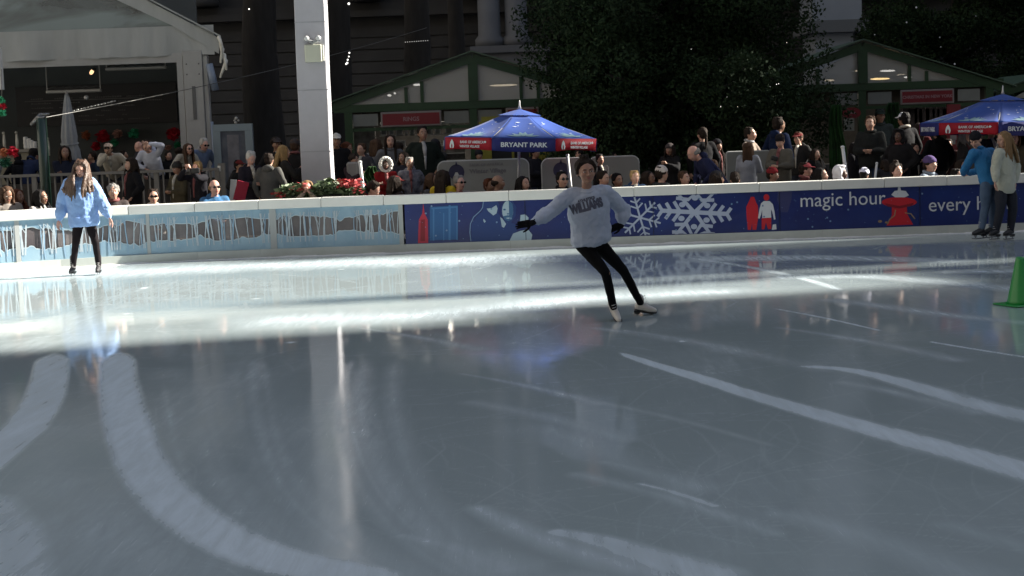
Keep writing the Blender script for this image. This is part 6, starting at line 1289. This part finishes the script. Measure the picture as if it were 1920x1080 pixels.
# ------------------------------------------------------------ skaters
blade_m = mat('blade_steel', (.5, .5, .52), .22, metal=.95); sole_m = mat('sole_black', (.012, .012, .014), .4)
def skate(parent, an, toe_dir, s, m, up=None, heelc=None, cuff=.13):
    """boot with sole, heel and blade; an = ankle joint, toe_dir direction the boot points"""
    d = Vector(toe_dir).normalized(); u = Vector(up or (0, 0, 1)); u = (u - d * u.dot(d)).normalized(); w_ = d.cross(u); M_ = Matrix((d, w_, u)).transposed()
    T = lambda x, y, z: an + M_ @ (Vector((x, y, z)) * s)
    bm = NB()
    limb(bm, [T(-.02, 0, cuff), T(-.012, 0, .05), T(-.005, 0, -.01)], [.047 * s, .045 * s, .044 * s], 14)
    limb(bm, [T(-.035, 0, -.035), T(.03, 0, -.03), T(.10, 0, -.048), T(.15, 0, -.058)], [.034 * s, .042 * s, .036 * s, .026 * s], 14)
    b = obj('boot', bm, m, parent); remesh(b, .006, 2)
    bm = NB(); pts = [(-.07, .028), (-.075, 0), (-.07, -.028), (0, -.028), (.06, -.037), (.13, -.034), (.175, -.012), (.175, .012), (.13, .034), (.06, .037), (0, .028)]
    lo = [bm.verts.new(T(x, y, -.088)) for x, y in pts]; hi = [bm.verts.new(T(x, y, -.074)) for x, y in pts]; bm.faces.new(lo); bm.faces.new(hi[::-1])
    for i in range(len(pts)): bm.faces.new((lo[i], hi[i], hi[(i + 1) % len(pts)], lo[(i + 1) % len(pts)]))
    hl = [(-.07, .026), (-.07, -.026), (-.01, -.024), (-.01, .024)]; lo = [bm.verts.new(T(x * .93, y * .8, -.112)) for x, y in hl]; hi = [bm.verts.new(T(x, y, -.0885)) for x, y in hl]; bm.faces.new(lo)
    for i in range(4): bm.faces.new((lo[i], hi[i], hi[(i + 1) % 4], lo[(i + 1) % 4]))
    obj('sole', bm, sole_m, parent)
    bm = NB()
    def pl(ps, th=.0022):
        a = [bm.verts.new(T(x, -th, z)) for x, z in ps]; b2 = [bm.verts.new(T(x, th, z)) for x, z in ps]; bm.faces.new(a); bm.faces.new(b2[::-1])
        for i in range(len(ps)): bm.faces.new((a[i], b2[i], b2[(i + 1) % len(ps)], a[(i + 1) % len(ps)]))
    pl([(-.085, -.140), (-.07, -.148), (.05, -.151), (.16, -.147), (.185, -.136), (.178, -.120), (.15, -.132), (-.08, -.132)])
    pl([(-.055, -.1125), (-.02, -.1125), (-.03, -.1318), (-.045, -.1318)], .004); pl([(.08, -.0885), (.14, -.0885), (.125, -.1318), (.10, -.1318)], .004)
    obj('blade', bm, blade_m, parent)
    bm = NB()
    for i in range(5): z = .10 - i * .028; tube(bm, [T(.032 + i * .007, -.022, z), T(.042 + i * .009, 0, z + .004), T(.032 + i * .007, .022, z)], .0035 * s, 5)
    obj('laces', bm, mat('laces', (.55, .55, .55), .8), b, True)

# leaning skater in the white sweatshirt
def W(px, py, Y): return P(px, py, Y)
root = W(1166, 608, 15.45); root.z = 0
Jw = dict(head=W(1099, 323, 15.25), neck=W(1100, 354, 15.32), shR=W(1067, 366, 15.30), shL=W(1135, 359, 15.36), elR=W(1034, 396, 15.22), wrR=W(999, 417, 15.05), elL=W(1169, 392, 15.55), wrL=W(1165, 420, 15.50),
          pelvis=W(1109, 449, 15.45), hipR=W(1093, 459, 15.45), hipL=W(1122, 457, 15.5), knR=W(1136, 512, 15.30), anR=W(1151, 580, 15.48), toR=W(1163, 598, 15.3), knL=W(1170, 509, 15.55), anL=W(1202, 570, 15.85), toL=W(1232, 584, 15.8))
J = {k: tuple(v - root) for k, v in Jw.items()}
HM = Matrix.Rotation(R(-5), 3, 'Y') @ Matrix.Rotation(R(10), 3, 'Z') @ Matrix.Rotation(R(4), 3, 'X') @ Matrix.Diagonal((1.10, 1.0, .94))
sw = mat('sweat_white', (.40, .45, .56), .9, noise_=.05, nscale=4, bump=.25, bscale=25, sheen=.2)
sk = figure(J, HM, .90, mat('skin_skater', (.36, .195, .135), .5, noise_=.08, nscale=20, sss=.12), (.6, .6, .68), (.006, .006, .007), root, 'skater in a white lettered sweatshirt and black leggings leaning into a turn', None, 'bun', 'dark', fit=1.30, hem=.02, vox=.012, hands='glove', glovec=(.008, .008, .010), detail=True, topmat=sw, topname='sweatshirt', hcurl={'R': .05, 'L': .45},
            hnorm={'R': (.1, -.9, -.4), 'L': (-.8, .3, -.2)}, hdirs={'R': (-.95, -.15, -.10), 'L': (-.85, .05, -.30)}, sleeve=1.12, hd=1.12, topdisp=.034, noshoe=True, legfit=.92, trmat=mat('legging_black', (.005, .005, .006), .85, bump=.1, spec=.1))
wb = mat('boot_white', (.55, .53, .50), .4, noise_=.06, bump=.1)
V = {k: Vector(v) for k, v in J.items()}
tlR, tlL = Vector((.22, -.97, -.34)), Vector((.93, -.25, -.10))
skate(sk, V['anR'], tlR, .92, wb, up=(V['knR'] - V['anR']).normalized(), cuff=.07); skate(sk, V['anL'], tlL, .92, wb, up=Vector((-.25, -.2, .95)), cuff=.07)
# cuffs, hem and lettering
bm = NB(); c = V['neck'] + Vector((0, -.005, .0)); upv = Vector((-.03, -.25, .97)).normalized(); pts = [c + Vector((math.cos(a) * .068, math.sin(a) * .062 - .01, -.012 - .022 * max(0, -math.sin(a)))) for a in [i * math.pi / 12 for i in range(25)]]; tube(bm, pts, .010, 8); obj('collar', bm, sw, sk, True)
tx = []
def chest_text(parent, s_, size, px, py, Y, rz, target, name='printed_lettering', m=None, sx=1.0, bold=0.0, ext=.0):
    q = P(px, py, Y) - Vector(parent.location); o = text(name, s_, size, m, q, parent, 'CENTER', ext=ext, rot=(R(90), rz, 0), bold=bold, sx=sx)
    bm_ = bmesh.new(); bm_.from_mesh(o.data)
    bmesh.ops.subdivide_edges(bm_, edges=[e for e in bm_.edges if e.calc_length() > .02], cuts=2, use_grid_fill=True); bm_.to_mesh(o.data); bm_.free()
    wm_ = o.modifiers.new('w', 'SHRINKWRAP'); wm_.target = target; wm_.wrap_method = 'PROJECT'; wm_.use_project_z = True; wm_.use_negative_direction = True; wm_.use_positive_direction = True; wm_.offset = .004; LIVE.append(o); return o
swt = [x for x in C.objects if x.parent == sk and x.name.startswith('sweatshirt')][0]
bpy.context.view_layer.update()
ltm = mat('varsity_print', (.085, .09, .13), .8)
chest_text(sk, 'WILLIAMS', .115, 1105, 397, 14.9, R(-13), swt, m=ltm, sx=.62, bold=.009)
chest_text(sk, 'ATHLETICS', .034, 1103, 379, 14.9, R(-13), swt, m=ltm, sx=1.0, bold=.002)

# skater in the light blue sweatshirt
root = W(157, 519, 23.4); root.z = 0
YS = 23.4
Jw = dict(head=W(151, 317, YS - .06), neck=W(149, 334, YS), shR=W(128, 343, YS), shL=W(170, 340, YS), elR=W(117, 382, YS + .02), wrR=W(111, 412, YS - .05), elL=W(190, 378, YS + .02), wrL=W(205, 408, YS - .05), pelvis=W(157, 410, YS), hipR=W(147, 417, YS), hipL=W(168, 416, YS),
          knR=W(142, 455, YS - .08), anR=W(137, 500, YS), toR=W(136, 512, YS - .15), knL=W(179, 453, YS - .08), anL=W(185, 498, YS), toL=W(186, 511, YS - .15))
J = {k: tuple(v - root) for k, v in Jw.items()}
HM = Matrix.Rotation(R(4), 3, 'Y') @ Matrix.Rotation(R(26), 3, 'X')
g = figure(J, HM, .93, 'pink', (.30, .42, .66), (.01, .008, .010), root, 'long haired skater in a light blue sweatshirt looking down at her feet', None, None, 'brown', fit=1.42, hem=.10, vox=.012, detail=True, topmat=mat('sweat_blue', (.22, .36, .66), .9, noise_=.06, nscale=4, bump=.2, bscale=20, sheen=.2), topname='sweatshirt', sleeve=1.25, hd=1.05, topdisp=.035, noshoe=True, legfit=1.0, trmat=mat('legging_dark', (.012, .009, .011), .8, spec=.15), eyes='closed', hcurl=.3)
V = {k: Vector(v) for k, v in J.items()}; s = .98; c = V['head']
def T(p): return c + Vector(p) * s
bm = NB(); ell(bm, c + HM @ Vector((0, .030, .046)), (.088, .096, .088), HM, 16, 10); r = random.Random(77)
for q in (-1, 1):
    for k in range(11):
        y0 = -.05 + k * .011; d_ = r.uniform(-.012, .012); spread = (.15 if q < 0 else .11) + .012 * k; ln = r.uniform(.40, .50) - (.02 * k)
        limb(bm, [c + HM @ Vector((q * .05, y0 + .035, .105)), c + HM @ Vector((q * .090, y0 + .03, .04)), T((q * (.094 + .003 * k), y0 - .03, -.06)), T((q * (.086 + .009 * k) + d_, -.17 + .006 * k, -.19)), T((q * (.066 + .013 * k) + d_ * 2, -.225 + .007 * k, -.32)), T((q * (.064 + .016 * k) + d_ * 3, -.245 + .008 * k, -ln))], [.018, .020, .024, .032, .028, .008], 8)
for k in range(-3, 4): limb(bm, [T((k * .022, .07, .06)), T((k * .03, .10, -.08)), T((k * .035, .12, -.28)), T((k * .04, .12, -.40))], [.03, .034, .03, .01], 7)
hh = obj('hair', bm, mat('hair_long_brown', (.12, .065, .038), .45, col2=(.025, .013, .010), nscale=30, bump=.6, bscale=50, stretch=(1, 1, .12)), g); remesh(hh, .007, 2, .007, .02)
gb_ = mat('boot_grey', (.055, .055, .06), .45, noise_=.5, nscale=9, bump=.3)
for q in 'RL': skate(g, V['an' + q], Vector((.05 if q == 'L' else -.05, -1, -.05)), .95, gb_, cuff=.14)
bm = NB(); limb(bm, [V['pelvis'] + Vector((-.12, -.175, .03)), V['pelvis'] + Vector((0, -.20, .015)), V['pelvis'] + Vector((.12, -.175, .03))], [.008, .008, .008], 6); obj('pocket_seam', bm, mat('sweat_blue', (.3, .4, .6)), g, True)

# couple at the boards
YM_ = 24.0
root = W(1846, 447, YM_); root.z = 0
Jw = dict(head=W(1829, 263, YM_ - .05), neck=W(1839, 280, YM_), shR=W(1825, 287, YM_ - .16), shL=W(1858, 285, YM_ + .16), elR=W(1810, 316, YM_ + .1), wrR=W(1806, 326, YM_ + .9), elL=W(1842, 318, YM_ + .42), wrL=W(1816, 325, YM_ + 1.05), pelvis=W(1855, 341, YM_), hipR=W(1848, 347, YM_ - .08), hipL=W(1860, 347, YM_ + .08),
          knR=W(1848, 386, YM_ - .05), anR=W(1840, 429, YM_ - .1), toR=W(1829, 438, YM_ - .1), knL=W(1862, 388, YM_ + .08), anL=W(1860, 427, YM_ + .1), toL=W(1850, 436, YM_ + .05))
J = {k: tuple(v - root) for k, v in Jw.items()}
HM = Matrix.Rotation(R(-32), 3, 'Z') @ Matrix.Rotation(R(28), 3, 'X')
mn = figure(J, HM, .97, 'light', (.03, .12, .3), (.05, .07, .10), root, 'skater in a bright blue jacket and black beanie leaning his hands on the rail', None, None, 'dark', 'beanie', (.012, .012, .016), fit=1.06, hem=.02, vox=.012, detail=True, topmat=mat('jacket_blue', (.012, .15, .36), .7, noise_=.1, bump=.2), sleeve=1.05, topdisp=.03, noshoe=True, trmat=mat('denim_blue', (.06, .10, .17), .85, noise_=.2, nscale=8), legfit=1.2, eyes='closed')
V = {k: Vector(v) for k, v in J.items()}; rb = mat('boot_rental', (.025, .025, .028), .4, noise_=.4)
for q in 'RL': skate(mn, V['an' + q], Vector((-.9, -.4, 0)), 1.0, rb, cuff=.1)
bm = NB(); ell(bm, V['neck'] + Vector((-.02, -.03, .03)), (.06, .06, .03)); obj('hood_collar', bm, mat('jacket_blue', (.012, .15, .36)), mn, True)
root = W(1888, 448, YM_ - .1); root.z = 0; Y2 = YM_ - .1
Jw = dict(head=W(1881, 262, Y2 - .05), neck=W(1885, 280, Y2), shR=W(1872, 287, Y2 - .14), shL=W(1900, 285, Y2 + .12), elR=W(1866, 317, Y2 - .15), wrR=W(1866, 340, Y2 - .22), elL=W(1906, 316, Y2 + .1), wrL=W(1903, 342, Y2 + .02), pelvis=W(1885, 348, Y2), hipR=W(1877, 352, Y2 - .05), hipL=W(1893, 352, Y2 + .05),
          knR=W(1876, 390, Y2 - .12), anR=W(1868, 430, Y2 - .05), toR=W(1860, 438, Y2 - .1), knL=W(1899, 390, Y2), anL=W(1895, 430, Y2 + .05), toL=W(1885, 438, Y2))
J = {k: tuple(v - root) for k, v in Jw.items()}
HM = Matrix.Rotation(R(-75), 3, 'Z') @ Matrix.Rotation(R(16), 3, 'X')
wo = figure(J, HM, .95, 'light', (.6, .6, .5), (.02, .025, .045), root, 'skater with long blond hair and a cream jacket standing against the man in blue', None, 'long', 'sand', fit=1.16, hem=.10, vox=.012, detail=True, topmat=mat('jacket_cream', (.46, .48, .40), .85, noise_=.05, bump=.2, bscale=18, sheen=.3), sleeve=1.1, topdisp=.03, noshoe=True, trmat=mat('jeans_navy', (.014, .018, .030), .9, noise_=.2), legfit=1.3)
V = {k: Vector(v) for k, v in J.items()}
for q in 'RL': skate(wo, V['an' + q], Vector((-.8, -.6, 0)), 1.0, rb, cuff=.1)
bm = NB(); limb(bm, [V['shL'] + Vector((-.1, -.15, -.09)), V['shL'] + Vector((-.06, -.15, -.09))], [.008, .008], 6); obj('chest_logo', bm, sole_m, wo, True)
apply_live()
